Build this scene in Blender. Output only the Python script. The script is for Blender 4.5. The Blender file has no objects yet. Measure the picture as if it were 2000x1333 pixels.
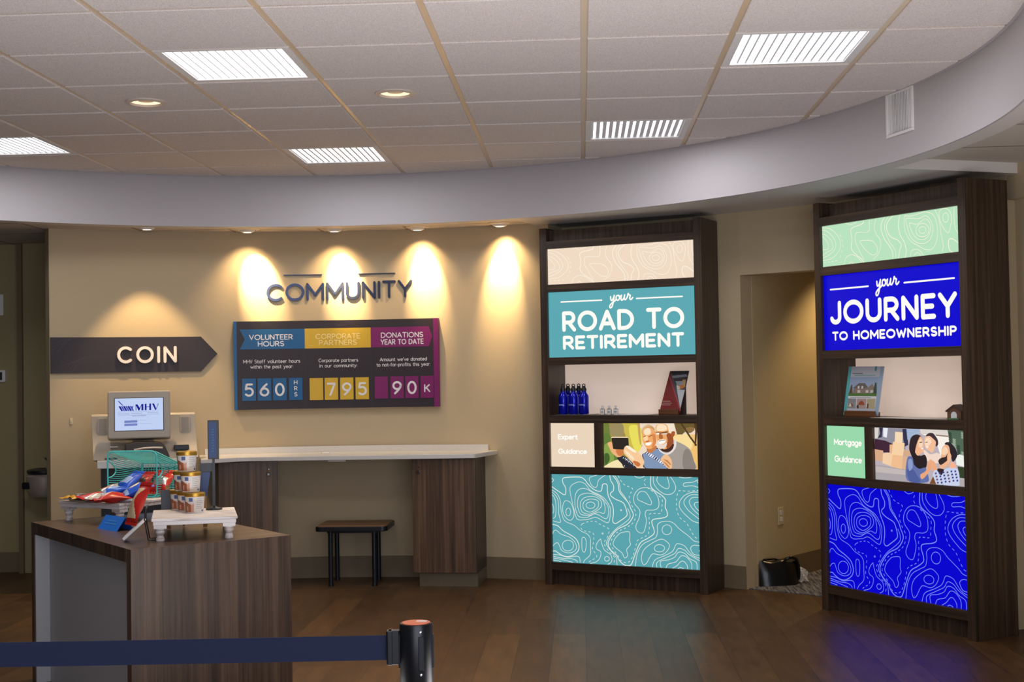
import bpy, math, random
from mathutils import Vector, Matrix
import numpy as np

random.seed(7)
SC = bpy.context.scene
COL = SC.collection
R = math.radians

# ------------------------------------------------------------------ camera, world, lights, exposure
SC.view_settings.view_transform = 'Standard'
SC.view_settings.look = 'None'
SC.view_settings.gamma = 1.0
SC.view_settings.use_curve_mapping = False
SC.view_settings.exposure = 0.0

CAM_H = 1.4295
YAW, PITCH, ROLL = -0.0515, 0.0248, -0.0173
_f = Vector((math.sin(YAW) * math.cos(PITCH), math.cos(YAW) * math.cos(PITCH), math.sin(PITCH)))
_r = Vector((math.cos(YAW), -math.sin(YAW), 0))
_u = _r.cross(_f)
_r2 = _r * math.cos(ROLL) + _u * math.sin(ROLL)
_u2 = -_r * math.sin(ROLL) + _u * math.cos(ROLL)
cam_data = bpy.data.cameras.new('camera')
cam_data.sensor_width = 36.0
cam_data.lens = 36.0 * 2596.5 / 2000.0
cam_data.clip_end = 100
cam = bpy.data.objects.new('camera', cam_data)
COL.objects.link(cam)
cam.matrix_world = Matrix(((_r2.x, _u2.x, -_f.x, 0), (_r2.y, _u2.y, -_f.y, 0), (_r2.z, _u2.z, -_f.z, CAM_H), (0, 0, 0, 1)))
SC.camera = cam

world = bpy.data.worlds.new('world')
SC.world = world
world.use_nodes = True
world.node_tree.nodes['Background'].inputs[0].default_value = (0.62, 0.68, 0.85, 1)
world.node_tree.nodes['Background'].inputs[1].default_value = 0.05


def area(name, loc, aim, sx, sy, power, col):
    d = bpy.data.lights.new(name, 'AREA')
    d.shape = 'RECTANGLE'
    d.size, d.size_y, d.energy, d.color = sx, sy, power, col
    o = bpy.data.objects.new(name, d)
    COL.objects.link(o)
    o.location = loc
    o.rotation_euler = (Vector(aim) - Vector(loc)).to_track_quat('-Z', 'Y').to_euler()
    return o


def spot(name, loc, aim, power, col, size, blend=1.0, radius=0.03):
    d = bpy.data.lights.new(name, 'SPOT')
    d.energy, d.color, d.spot_size, d.spot_blend, d.shadow_soft_size = power, col, R(size), blend, radius
    o = bpy.data.objects.new(name, d)
    COL.objects.link(o)
    o.location = loc
    o.rotation_euler = (Vector(aim) - Vector(loc)).to_track_quat('-Z', 'Y').to_euler()
    return o


WARM = (1.0, 0.70, 0.36)
# daylight from the shop front windows behind the camera
area('window_daylight', (1.8, -3.2, 1.4), (-0.6, 7.0, 2.1), 6.0, 2.4, 190, (0.82, 0.88, 1.0))
# added uplight at floor level, out of view, to brighten the ceiling
area('added_ceiling_uplight', (0.1, 3.3, 0.05), (0.1, 3.3001, 2.8), 3.6, 1.3, 95, (1.0, 0.96, 0.99))
# ceiling fluorescents: further back in the room, then under each fitting in view
area('rear_fluorescent', (-0.6, 0.6, 2.78), (-0.6, 0.6, 0), 4.5, 3.0, 40, (0.95, 0.96, 1.0))
for _i, _j in ((-3, 0), (1, 0), (0, 3), (-3, 4), (-6, 3)):
    _x, _y = 0.0375 + (_i + .5) * .61, 5.461 + (_j + .5) * .61
    area('fluorescent_light', (_x, _y, 2.80), (_x, _y, 0), 0.54, 0.54, 9, (0.97, 0.97, 1.0))

# ------------------------------------------------------------------ helpers
def lin(c):
    if isinstance(c, str):
        c = tuple(int(c[i:i + 2], 16) for i in (0, 2, 4))
    o = []
    for v in c:
        v = v / 255.0
        o.append(v / 12.92 if v <= 0.04045 else ((v + 0.055) / 1.055) ** 2.4)
    return tuple(o) + (1.0,)


def new_mat(name):
    m = bpy.data.materials.new(name)
    m.use_nodes = True
    return m, m.node_tree.nodes, m.node_tree.links, m.node_tree.nodes['Principled BSDF']


def mat(name, col, rough=0.5, metal=0.0, emit=0.0, coat=0.0, trans=0.0, bump=0.0, bscale=60.0, spec=0.5, ecol=None):
    m, n, l, b = new_mat(name)
    c = lin(col)
    b.inputs['Base Color'].default_value = c
    b.inputs['Roughness'].default_value = rough
    b.inputs['Metallic'].default_value = metal
    b.inputs['Coat Weight'].default_value = coat
    b.inputs['Transmission Weight'].default_value = trans
    b.inputs['Specular IOR Level'].default_value = spec
    if emit:
        b.inputs['Emission Color'].default_value = lin(ecol) if ecol else c
        b.inputs['Emission Strength'].default_value = emit
    if bump:
        t = n.new('ShaderNodeTexCoord')
        x = n.new('ShaderNodeTexNoise')
        x.inputs['Scale'].default_value = bscale
        x.inputs['Detail'].default_value = 3
        k = n.new('ShaderNodeBump')
        k.inputs['Strength'].default_value = bump
        k.inputs['Distance'].default_value = 0.004
        l.new(t.outputs['Object'], x.inputs['Vector'])
        l.new(x.outputs['Fac'], k.inputs['Height'])
        l.new(k.outputs['Normal'], b.inputs['Normal'])
    return m


def lit(name, col, s=1.0, rough=0.35):
    """a backlit acrylic face: black print base, its colour comes from the lamps behind it"""
    m, n, l, b = new_mat(name)
    b.inputs['Base Color'].default_value = (0.004, 0.004, 0.004, 1)
    b.inputs['Roughness'].default_value = rough
    b.inputs['Specular IOR Level'].default_value = 0.12
    b.inputs['Emission Color'].default_value = lin(col)
    b.inputs['Emission Strength'].default_value = s
    return m


def wood(name, dark, mid, light, axis=2, across=38.0, along=0.9, rough=0.42):
    m, n, l, b = new_mat(name)
    t = n.new('ShaderNodeTexCoord')
    mp = n.new('ShaderNodeMapping')
    sc = [across] * 3
    sc[axis] = along
    mp.inputs['Scale'].default_value = sc
    a = n.new('ShaderNodeTexNoise')
    a.inputs['Scale'].default_value = 1.0
    a.inputs['Detail'].default_value = 5
    a.inputs['Roughness'].default_value = 0.65
    mp2 = n.new('ShaderNodeMapping')
    sc2 = [across * 5] * 3
    sc2[axis] = along * 2
    mp2.inputs['Scale'].default_value = sc2
    a2 = n.new('ShaderNodeTexNoise')
    a2.inputs['Scale'].default_value = 1.0
    a2.inputs['Detail'].default_value = 2
    mx = n.new('ShaderNodeMath')
    mx.operation = 'MULTIPLY_ADD'
    mx.inputs[1].default_value = 0.35
    rp = n.new('ShaderNodeValToRGB')
    e = rp.color_ramp.elements
    e[0].position, e[0].color = 0.50, lin(dark)
    e[1].position, e[1].color = 0.82, lin(light)
    e.new(0.66).color = lin(mid)
    l.new(t.outputs['Object'], mp.inputs['Vector'])
    l.new(t.outputs['Object'], mp2.inputs['Vector'])
    l.new(mp.outputs[0], a.inputs['Vector'])
    l.new(mp2.outputs[0], a2.inputs['Vector'])
    l.new(a2.outputs['Fac'], mx.inputs[0])
    l.new(a.outputs['Fac'], mx.inputs[2])
    l.new(mx.outputs[0], rp.inputs['Fac'])
    l.new(rp.outputs['Color'], b.inputs['Base Color'])
    b.inputs['Roughness'].default_value = rough
    return m


class MB:
    """collects faces, then links them as ONE mesh object"""

    def __init__(s):
        s.v, s.f, s.m, s.c = [], [], [], []
        s.T = None
        s.col = None

    def pts(s, ps):
        i = len(s.v)
        for q in ps:
            q = Vector(q)
            if s.T is not None:
                q = s.T(q) if callable(s.T) else s.T @ q
            s.v.append(q)
        return i

    def face(s, idx, mt=0):
        s.f.append(tuple(idx))
        s.m.append(mt)
        s.c.append(s.col)

    def poly(s, ps, mt=0):
        i = s.pts(ps)
        s.face(range(i, i + len(ps)), mt)

    def box(s, x0, x1, y0, y1, z0, z1, mt=0):
        i = s.pts([(x0, y0, z0), (x1, y0, z0), (x1, y1, z0), (x0, y1, z0), (x0, y0, z1), (x1, y0, z1), (x1, y1, z1), (x0, y1, z1)])
        for q in ((3, 2, 1, 0), (4, 5, 6, 7), (0, 1, 5, 4), (1, 2, 6, 5), (2, 3, 7, 6), (3, 0, 4, 7)):
            s.face([i + k for k in q], mt)

    def prism(s, p2, a, b, mt=0, plane='xy'):
        """extrude a 2D outline between a and b along the axis missing from plane"""
        def mk(p, w):
            return {'xy': (p[0], p[1], w), 'xz': (p[0], w, p[1]), 'yz': (w, p[0], p[1])}[plane]
        n = len(p2)
        i = s.pts([mk(p, a) for p in p2])
        j = s.pts([mk(p, b) for p in p2])
        s.face(range(i + n - 1, i - 1, -1), mt)
        s.face(range(j, j + n), mt)
        for k in range(n):
            s.face((i + k, i + (k + 1) % n, j + (k + 1) % n, j + k), mt)

    def lathe(s, prof, n=24, mt=0, c=(0, 0), cap=True):
        rows = []
        for r, z in prof:
            rows.append(s.pts([(c[0] + r * math.cos(2 * math.pi * k / n), c[1] + r * math.sin(2 * math.pi * k / n), z) for k in range(n)]))
        for a, b in zip(rows, rows[1:]):
            for k in range(n):
                s.face((a + k, a + (k + 1) % n, b + (k + 1) % n, b + k), mt)
        if cap:
            s.face(range(rows[0] + n - 1, rows[0] - 1, -1), mt)
            s.face(range(rows[-1], rows[-1] + n), mt)

    def tube(s, ps, r, n=8, mt=0, closed=False):
        ps = [Vector(p) for p in ps]
        rows = []
        N = len(ps)
        up = None
        for k, p in enumerate(ps):
            if closed:
                d = (ps[(k + 1) % N] - ps[k - 1])
            else:
                d = ps[min(k + 1, N - 1)] - ps[max(k - 1, 0)]
            d.normalize()
            if up is None or abs(up.dot(d)) > 0.98:
                up = Vector((0, 0, 1)) if abs(d.z) < 0.9 else Vector((1, 0, 0))
            a = d.cross(up).normalized()
            b = a.cross(d).normalized()
            up = b
            rr = r[k] if isinstance(r, (list, tuple)) else r
            rows.append(s.pts([p + (a * math.cos(2 * math.pi * q / n) + b * math.sin(2 * math.pi * q / n)) * rr for q in range(n)]))
        pr = list(zip(rows, rows[1:])) + ([(rows[-1], rows[0])] if closed else [])
        for a, b in pr:
            for q in range(n):
                s.face((a + q, a + (q + 1) % n, b + (q + 1) % n, b + q), mt)
        if not closed:
            s.face(range(rows[0] + n - 1, rows[0] - 1, -1), mt)
            s.face(range(rows[-1], rows[-1] + n), mt)

    def disc(s, c, r, n=12, mt=0, d=0.0, dep=0.0):
        ring = [(c[0] + r * math.cos(2 * math.pi * k / n), c[1] + r * math.sin(2 * math.pi * k / n)) for k in range(n)]
        if dep:
            i = s.pts([(x, y, d) for x, y in ring])
            j = s.pts([(x, y, d + dep) for x, y in ring])
            s.face(range(j, j + n), mt)
            for k in range(n):
                s.face((i + k, i + (k + 1) % n, j + (k + 1) % n, j + k), mt)
        else:
            s.poly([(x, y, d) for x, y in ring], mt)

    def ribbon(s, line, w, mt=0, d=0.0, dep=0.0, capn=10, closed=False):
        """flat stroke of width w in the drawing plane (x, y), at height d above it; dep makes it solid"""
        P = [Vector((p[0], p[1])) for p in line]
        P = [p for k, p in enumerate(P) if k == 0 or (p - P[k - 1]).length > 1e-6]
        if closed:
            P = P + [P[0]]
        if len(P) < 2:
            s.disc(P[0], w / 2, capn, mt, d, dep)
            return
        segs, cur = [], [P[0]]
        for k in range(1, len(P)):
            cur.append(P[k])
            if k < len(P) - 1:
                a, b = (P[k] - P[k - 1]).normalized(), (P[k + 1] - P[k]).normalized()
                if a.dot(b) < 0.8:
                    segs.append(cur)
                    cur = [P[k]]
        segs.append(cur)
        for q in segs:
            L, Rr = [], []
            for k, p in enumerate(q):
                if closed and len(segs) == 1 and k in (0, len(q) - 1):
                    dirs = [(q[1] - q[0]).normalized(), (q[-1] - q[-2]).normalized()]
                else:
                    dirs = []
                    if k > 0:
                        dirs.append((q[k] - q[k - 1]).normalized())
                    if k < len(q) - 1:
                        dirs.append((q[k + 1] - q[k]).normalized())
                t = sum(dirs, Vector((0, 0)))
                t.normalize()
                nn = Vector((-t.y, t.x))
                m = w / 2 / max(0.5, nn.dot(Vector((-dirs[0].y, dirs[0].x))))
                L.append(p + nn * m)
                Rr.append(p - nn * m)
            if dep:
                a = s.pts([(p.x, p.y, d) for p in L])
                b = s.pts([(p.x, p.y, d) for p in Rr])
                c = s.pts([(p.x, p.y, d + dep) for p in L])
                e = s.pts([(p.x, p.y, d + dep) for p in Rr])
                for k in range(len(q) - 1):
                    s.face((e + k, e + k + 1, c + k + 1, c + k), mt)
                    s.face((a + k, c + k, c + k + 1, a + k + 1), mt)
                    s.face((b + k, b + k + 1, e + k + 1, e + k), mt)
            else:
                c = s.pts([(p.x, p.y, d) for p in L])
                e = s.pts([(p.x, p.y, d) for p in Rr])
                for k in range(len(q) - 1):
                    s.face((e + k, e + k + 1, c + k + 1, c + k), mt)
            if capn and not (closed and len(segs) == 1):
                s.disc(q[0], w / 2, capn, mt, d, dep)
                s.disc(q[-1], w / 2, capn, mt, d, dep)

    def build(s, name, mats, parent=None, smooth=None, bevel=0.0):
        me = bpy.data.meshes.new(name)
        me.from_pydata([tuple(v) for v in s.v], [], s.f)
        if not isinstance(mats, (list, tuple)):
            mats = [mats]
        for m in mats:
            me.materials.append(m)
        me.polygons.foreach_set('material_index', s.m)
        if any(c is not None for c in s.c):
            at = me.color_attributes.new('Col', 'FLOAT_COLOR', 'CORNER')
            for p in me.polygons:
                for li in p.loop_indices:
                    at.data[li].color = s.c[p.index] or (1, 1, 1, 1)
        if smooth:
            me.polygons.foreach_set('use_smooth', [True] * len(me.polygons))
            me.set_sharp_from_angle(angle=R(smooth))
        me.update()
        o = bpy.data.objects.new(name, me)
        COL.objects.link(o)
        if parent is not None:
            o.parent = parent
        if bevel:
            b = o.modifiers.new('bevel', 'BEVEL')
            b.width, b.segments, b.limit_method = bevel, 2, 'ANGLE'
        return o


def boxobj(name, mats, parent, *b, bevel=0.0):
    m = MB()
    m.box(*b)
    return m.build(name, mats, parent, bevel=bevel)


def tag(o, label=None, cat=None, group=None, kind=None):
    for k, v in (('label', label), ('category', cat), ('group', group), ('kind', kind)):
        if v:
            o[k] = v
    return o


def thing(name, label, cat, loc=(0, 0, 0), rot=0.0, group=None):
    o = bpy.data.objects.new(name, None)
    o.empty_display_size = 0.05
    COL.objects.link(o)
    o.location = loc
    o.rotation_euler = (0, 0, rot)
    return tag(o, label, cat, group)


def copy_tree(o, parent=None, label=None, loc=None, rot=None):
    c = o.copy()
    COL.objects.link(c)
    if parent is not None:
        c.parent = parent
    if label:
        c['label'] = label
    if loc is not None:
        c.location = loc
    if rot is not None:
        c.rotation_euler = (0, 0, rot)
    for ch in o.children:
        copy_tree(ch, c)
    return c


def arc(cx, cy, rx, ry, a0, a1, n=10):
    return [(cx + rx * math.cos(R(a0 + (a1 - a0) * k / n)), cy + ry * math.sin(R(a0 + (a1 - a0) * k / n))) for k in range(n + 1)]


def spline(ps, closed=False, n=6):
    P = [Vector((p[0], p[1])) for p in ps]
    N = len(P)
    out = []
    for k in range(N if closed else N - 1):
        if closed:
            a, b, c, d = P[k - 1], P[k], P[(k + 1) % N], P[(k + 2) % N]
        else:
            a, b, c, d = P[max(k - 1, 0)], P[k], P[k + 1], P[min(k + 2, N - 1)]
        for q in range(n):
            t = q / n
            out.append(0.5 * ((2 * b) + (c - a) * t + (2 * a - 5 * b + 4 * c - d) * t * t + (3 * b - a - 3 * c + d) * t ** 3))
    if not closed:
        out.append(P[-1])
    return out


# ------------------------------------------------------------------ a rounded sign-writer's alphabet: cap height 1
GL = {
    'A': (.80, [[(0, 0), (.4, 1), (.8, 0)], [(.14, .30), (.66, .30)]]),
    'B': (.62, [[(0, .52), (.36, .52)] + arc(.36, .26, .26, .26, 90, -90) + [(0, 0), (0, 1), (.32, 1)] + arc(.32, .76, .24, .24, 90, -90)]),
    'C': (.86, [arc(.48, .5, .48, .5, 48, 312, 18)]),
    'D': (.78, [[(0, 0), (0, 1), (.28, 1)] + arc(.28, .5, .5, .5, 90, -90, 14) + [(0, 0)]]),
    'E': (.56, [[(.56, 1), (0, 1), (0, 0), (.56, 0)], [(0, .5), (.48, .5)]]),
    'F': (.54, [[(.54, 1), (0, 1), (0, 0)], [(0, .5), (.46, .5)]]),
    'G': (.92, [arc(.48, .5, .48, .5, 48, 360, 20) + [(.56, .5)]]),
    'H': (.70, [[(0, 0), (0, 1)], [(.7, 0), (.7, 1)], [(0, .5), (.7, .5)]]),
    'I': (.02, [[(.01, 0), (.01, 1)]]),
    'J': (.46, [[(.46, 1), (.46, .26)] + arc(.22, .26, .24, .26, 0, -165)]),
    'K': (.64, [[(0, 0), (0, 1)], [(.6, 1), (.02, .42)], [(.2, .6), (.64, 0)]]),
    'L': (.5, [[(0, 1), (0, 0), (.5, 0)]]),
    'M': (.92, [[(0, 0), (0, 1), (.46, .28), (.92, 1), (.92, 0)]]),
    'N': (.70, [[(0, 0), (0, 1), (.7, 0), (.7, 1)]]),
    'O': (.98, [arc(.49, .5, .49, .5, 0, 360, 26)]),
    'P': (.60, [[(0, 0), (0, 1), (.32, 1)] + arc(.32, .72, .28, .28, 90, -90) + [(0, .44)]]),
    'R': (.64, [[(0, 0), (0, 1), (.33, 1)] + arc(.33, .72, .28, .28, 90, -90) + [(0, .44)], [(.3, .44), (.64, 0)]]),
    'S': (.60, [arc(.30, .75, .27, .25, 35, 270, 12) + arc(.30, .25, .30, .25, 90, -145, 12)]),
    'T': (.68, [[(0, 1), (.68, 1)], [(.34, 1), (.34, 0)]]),
    'U': (.70, [[(0, 1), (0, .35)] + arc(.35, .35, .35, .35, 180, 360, 12) + [(.7, 1)]]),
    'V': (.78, [[(0, 1), (.39, 0), (.78, 1)]]),
    'W': (1.06, [[(0, 1), (.26, 0), (.53, .8), (.80, 0), (1.06, 1)]]),
    'Y': (.74, [[(0, 1), (.37, .45), (.74, 1)], [(.37, .45), (.37, 0)]]),
    '0': (.58, [arc(.29, .5, .29, .5, 0, 360, 20)]),
    '5': (.56, [[(.50, 1), (.10, 1), (.05, .56)] + arc(.27, .33, .29, .33, 132, -140, 14)]),
    '6': (.58, [arc(.29, .31, .29, .31, 0, 360, 18), [(.46, 1), (.22, .74), (.06, .50), (.0, .31)]]),
    '7': (.52, [[(0, 1), (.52, 1), (.18, 0)]]),
    '9': (.58, [arc(.29, .69, .29, .31, 0, 360, 18), [(.58, .69), (.52, .5), (.36, .26), (.12, 0)]]),
    'a': (.46, [arc(.22, .33, .22, .33, 0, 360, 14), [(.46, .66), (.46, 0)]]),
    'c': (.40, [arc(.24, .33, .24, .33, 50, 310, 12)]),
    'd': (.48, [arc(.23, .33, .23, .33, 0, 360, 14), [(.48, 1.02), (.48, 0)]]),
    'e': (.46, [[(.02, .35), (.46, .35)] + arc(.23, .33, .23, .33, 8, 310, 14)]),
    'f': (.34, [[(.34, 1), (.22, 1.0), (.13, .86), (.13, 0)], [(0, .64), (.30, .64)]]),
    'g': (.48, [arc(.23, .33, .23, .33, 0, 360, 14), [(.48, .66), (.48, -.10)] + arc(.25, -.10, .23, .2, 0, -150, 8)]),
    'h': (.44, [[(0, 1.02), (0, 0)], [(0, .42)] + arc(.22, .42, .22, .24, 180, 0, 8) + [(.44, 0)]]),
    'i': (.04, [[(.02, .66), (.02, 0)], [(.02, .9), (.021, .92)]]),
    'l': (.04, [[(.02, 1.02), (.02, 0)]]),
    'm': (.74, [[(0, .66), (0, 0)], [(0, .45)] + arc(.185, .45, .185, .21, 180, 0, 8) + [(.37, 0)], [(.37, .45)] + arc(.555, .45, .185, .21, 180, 0, 8) + [(.74, 0)]]),
    'n': (.44, [[(0, .66), (0, 0)], [(0, .42)] + arc(.22, .42, .22, .24, 180, 0, 8) + [(.44, 0)]]),
    'o': (.48, [arc(.24, .33, .24, .33, 0, 360, 16)]),
    'p': (.48, [[(0, .66), (0, -.28)], arc(.25, .33, .23, .33, 0, 360, 14)]),
    'r': (.30, [[(0, .66), (0, 0)], [(0, .40), (.08, .58), (.20, .66), (.30, .65)]]),
    's': (.38, [arc(.19, .49, .17, .17, 40, 260, 8) + arc(.19, .16, .19, .17, 85, -140, 8)]),
    't': (.32, [[(.13, .9), (.13, .12), (.2, 0), (.32, .02)], [(0, .64), (.30, .64)]]),
    'u': (.44, [[(0, .66), (0, .22)] + arc(.22, .22, .22, .22, 180, 360, 8) + [(.44, .66)], [(.44, .3), (.44, 0)]]),
    'v': (.46, [[(0, .66), (.23, 0), (.46, .66)]]),
    'w': (.70, [[(0, .66), (.18, 0), (.35, .58), (.52, 0), (.70, .66)]]),
    'x': (.44, [[(0, .66), (.44, 0)], [(.44, .66), (0, 0)]]),
    'y': (.46, [[(0, .66), (.23, 0)], [(.46, .66), (.12, -.28), (0, -.28)]]),
    "'": (.04, [[(.02, 1), (.02, .78)]]),
    ':': (.06, [[(.03, .08), (.031, .09)], [(.03, .52), (.031, .53)]]),
    '-': (.28, [[(0, .36), (.28, .36)]]),
    ' ': (.30, []),
}
YOUR = [[(0, .62), (.02, .36), (.12, .30), (.26, .50), (.34, .72)],
        [(.34, .72), (.26, .22), (.12, -.22), (-.04, -.34), (-.10, -.18), (.10, .06), (.40, .26), (.52, .40)],
        [(.72, .70), (.56, .66), (.50, .46), (.58, .30), (.74, .32), (.82, .50), (.74, .70), (.84, .62), (1.00, .66)],
        [(1.00, .70), (.95, .38), (1.06, .28), (1.22, .46), (1.30, .72)],
        [(1.30, .72), (1.26, .38), (1.38, .32), (1.54, .54), (1.62, .82), (1.70, .70), (1.82, .66)],
        [(1.82, .66), (1.76, .40), (1.86, .30), (2.04, .46)]]


def put_text(mb, t, x, y, h, w, width=None, sp=0.24, align='l', mt=0, d=0.0, dep=0.0, only=None):
    """x, y: baseline start (or centre) in the drawing plane; width: stretch the line to it"""
    low = any(c.islower() for c in t)
    cw = lambda c: GL[c][0] * (.76 if low and c.isupper() else 1.0)
    W = sum(cw(c) for c in t) * h + sp * h * (len(t) - 1)
    kx = (width - w) / W if width else 1.0
    if align == 'c':
        x = x - W * kx / 2
    elif width:
        x = x + w / 2
    capn = 6 if h < 0.03 else 10
    for k, c in enumerate(t):
        gw, st = cw(c), GL[c][1]
        gk = gw / GL[c][0] if GL[c][0] else 1
        if only is None or only == k:
            for q in st:
                mb.ribbon([(x + p[0] * gk * h * kx, y + w / 2 + p[1] * (h - w)) for p in q], w, mt, d, dep, capn)
        x += (gw + sp) * h * kx


def put_your(mb, x, y, h, w, mt=0, d=0.0):
    for q in YOUR:
        mb.ribbon([(x + p.x * h, y + p.y * h) for p in spline(q, False, 5)], w, mt, d, 0, 8)


def rounded(x0, x1, y0, y1, r, n=5):
    return arc(x1 - r, y1 - r, r, r, 0, 90, n) + arc(x0 + r, y1 - r, r, r, 90, 180, n) + arc(x0 + r, y0 + r, r, r, 180, 270, n) + arc(x1 - r, y0 + r, r, r, 270, 360, n)

TOPO_LARGE = '''
t-5 550 11 584 9 626 1 657
t-4 491 20 511 27 585 26 670 16 731 1 761
t-3 463 47 449 58 462 46 549 46 647 35 732 1 792
t-1 816 39 769 58 696 61 623 71 526 93 464 154 422 199 364 244 331 264 284 265 200 263 103 225 39 214 4
to131 572 128 550 122 533 113 526 105 532 99 548 97 570 99 593 106 610 114 616 123 611 129 595
to100 698 131 676 152 592 151 519 128 478 101 497 79 551 74 624 85 679
T-1 853 44 806 86 765 98 784 98 845 80 899 78 942 100 961 192 970 230 947 259 888 296 835 333 815 350 831 356 886 371 902 388 887 389 821 399 750 424 655 428 572 422 488 440 462 470 491 511 541 521 577 508 660 491 700 443 734 414 768 411 798 430 829 432 883 413 942 408 998
to302 658 298 640 286 626 270 620 255 624 243 637 239 655 244 673 255 687 271 693 287 689 298 676
to218 650 230 699 272 725 317 715 327 674 316 625 270 580 229 602
to199 643 207 704 234 742 284 756 328 734 348 687 342 639 311 595 262 556 213 577
to180 654 185 727 204 770 250 791 303 775 354 723 368 664 371 610 360 568 322 583 269 544 209 547 190 582
to164 629 162 714 174 799 205 839 243 839 295 793 340 759 390 653 393 558 374 511 322 553 292 558 246 519 193 521 175 557
to170 508 149 640 130 797 133 858 160 896 199 916 236 893 273 822 325 782 369 736 405 642 406 570 396 480 373 472 307 522 261 501 200 485 179 494
t-321 997 275 973 266 942 281 883 304 856 320 878 327 932 350 969 377 998
T-428 998 461 919 470 825 495 766 531 697 545 638 561 580 554 526 520 458 461 407 427 356 393 270 388 222 406 163 442 113 464 49 493 10 522 1 544 21 567 118 605 257 656 314 696 364 699 411 686 481 695 523 759 545 788 570 787 616 776 663 779 739 755 790 699 852 682 904 685 997
t-441 998 469 926 480 825 503 772 522 720
t-524 637 540 578 536 525 499 469 446 406 405 331 378 257 381 209 417 134 441 83 446 2
d-465 997 486 932 511 892 555 864 560 840 539 780 540 721 556 662 577 604 578 545 557 473 513 422 461 377 427 321 404 247 407 211 432 154 453 108 471 55 500 34 530 49 556 117 576 225 591 291 649 343 664 385 669 468 668 551 678 587 731 590 749 603 754 673 758 732 744 772 692 834 656 880 639 926 650 968 669 997
to645 870 685 857 720 800 734 731 731 660 703 629 653 620 642 573 650 514 643 443 628 377 603 372 582 403 579 450 601 535 606 618 574 687 566 746 580 812 609 857
to609 821 634 829 655 809 680 740 686 699 672 683 625 713 597 735 591 777
t-575 997 603 975 629 985 643 998
t-701 997 703 923 727 859 762 814 794 801 826 817 846 864 841 922 814 997
t-729 997 725 947 749 895 781 867 799 872 804 909 793 998
t-867 998 905 987 954 998
t-1000 980 960 944 911 934 897 919 904 896 953 904 999 885
t-1000 975 989 951 1000 917
d-999 859 931 845 875 848 861 830 850 736 852 632 872 552 913 496 940 417 966 349 999 335
t-999 836 952 834 903 797 874 738 868 679 887 622 921 566 955 522 999 502
t-999 807 944 805 909 763 898 716 915 659 949 603 998 542
t-999 781 954 776 933 735 943 683 970 627 999 588
t-999 730 975 725 965 702 977 662 999 629
t-999 297 959 308 925 358 863 435 829 491 790 511 744 497 721 460 722 401 710 330 670 292 619 240 585 143 569 0
to815 420 810 392 799 372 783 364 767 370 756 389 752 415 757 443 769 463 784 471 800 465 811 446
to624 22 613 63 613 122 633 194 691 270 749 312 791 272 797 231 775 171 740 139 690 146 668 109 645 42
to766 214 761 193 749 178 731 171 714 175 702 188 698 208 703 228 715 244 732 251 750 247 762 233
t-681 0 703 83 768 135 818 186 840 258 858 271 896 251 923 195 950 151 999 121
t-713 1 717 60 782 119 832 164 857 219 895 205 923 161 957 129 999 92
t-741 0 739 68 789 90 831 123 856 178 895 170 929 115 970 78 975 1
t-773 0 788 44 838 72 873 139 908 130 939 69 941 0
t-816 1 844 31 873 81 894 77 911 38 914 1
t-851 0 868 14 889 1
t-999 260 958 262 937 237 938 208 957 164 999 156
to999 205 998 200 996 198 993 200 992 205 993 210 996 212 998 210
to483 366 527 378 537 353 534 281 539 234 513 178 520 125 508 89 494 93 480 140 436 196 422 236 434 291 460 341
d-211 444 246 467 295 479 336 446 387 407 396 378 386 317 363 256 366 208 391 150 424 99 428 46 415 1
d-211 444 199 413 214 371 274 351 290 322 286 238 279 165 305 106 304 76 270 37 239 4
t-337 284 318 252 304 203 309 167 335 139 331 79 307 28 262 2
t-337 284 344 230 362 160 402 115 412 68 404 25 382 5
to394 66 391 53 385 43 377 38 369 41 363 50 361 63 363 77 370 87 378 91 386 88 392 79
to209 286 228 287 236 234 230 148 218 126 207 153 205 231
T-0 424 38 408 76 355 129 310 167 265 185 193 173 125 126 73 80 68 42 96 19 121 1 119
t-0 313 6 344 26 358 60 317 121 285 159 227 166 167 150 129 111 108 65 128 47 182 36 215 16 206 1 178
to147 194 141 163 126 139 106 129 86 136 72 157 67 187 73 218 88 242 108 251 128 245 142 224
t-1 80 49 78 103 58 164 76 187 60 191 5
t-1 61 72 43 133 43 164 27 173 4
t-1 41 56 30 118 11 140 3
t-0 18 56 6
to484 613 483 608 480 606 477 608 476 613 477 618 480 620 483 618
to355 345 354 340 351 338 347 340 346 345 348 350 351 352 354 350
t-1 951 13 927 1 904
'''
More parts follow.
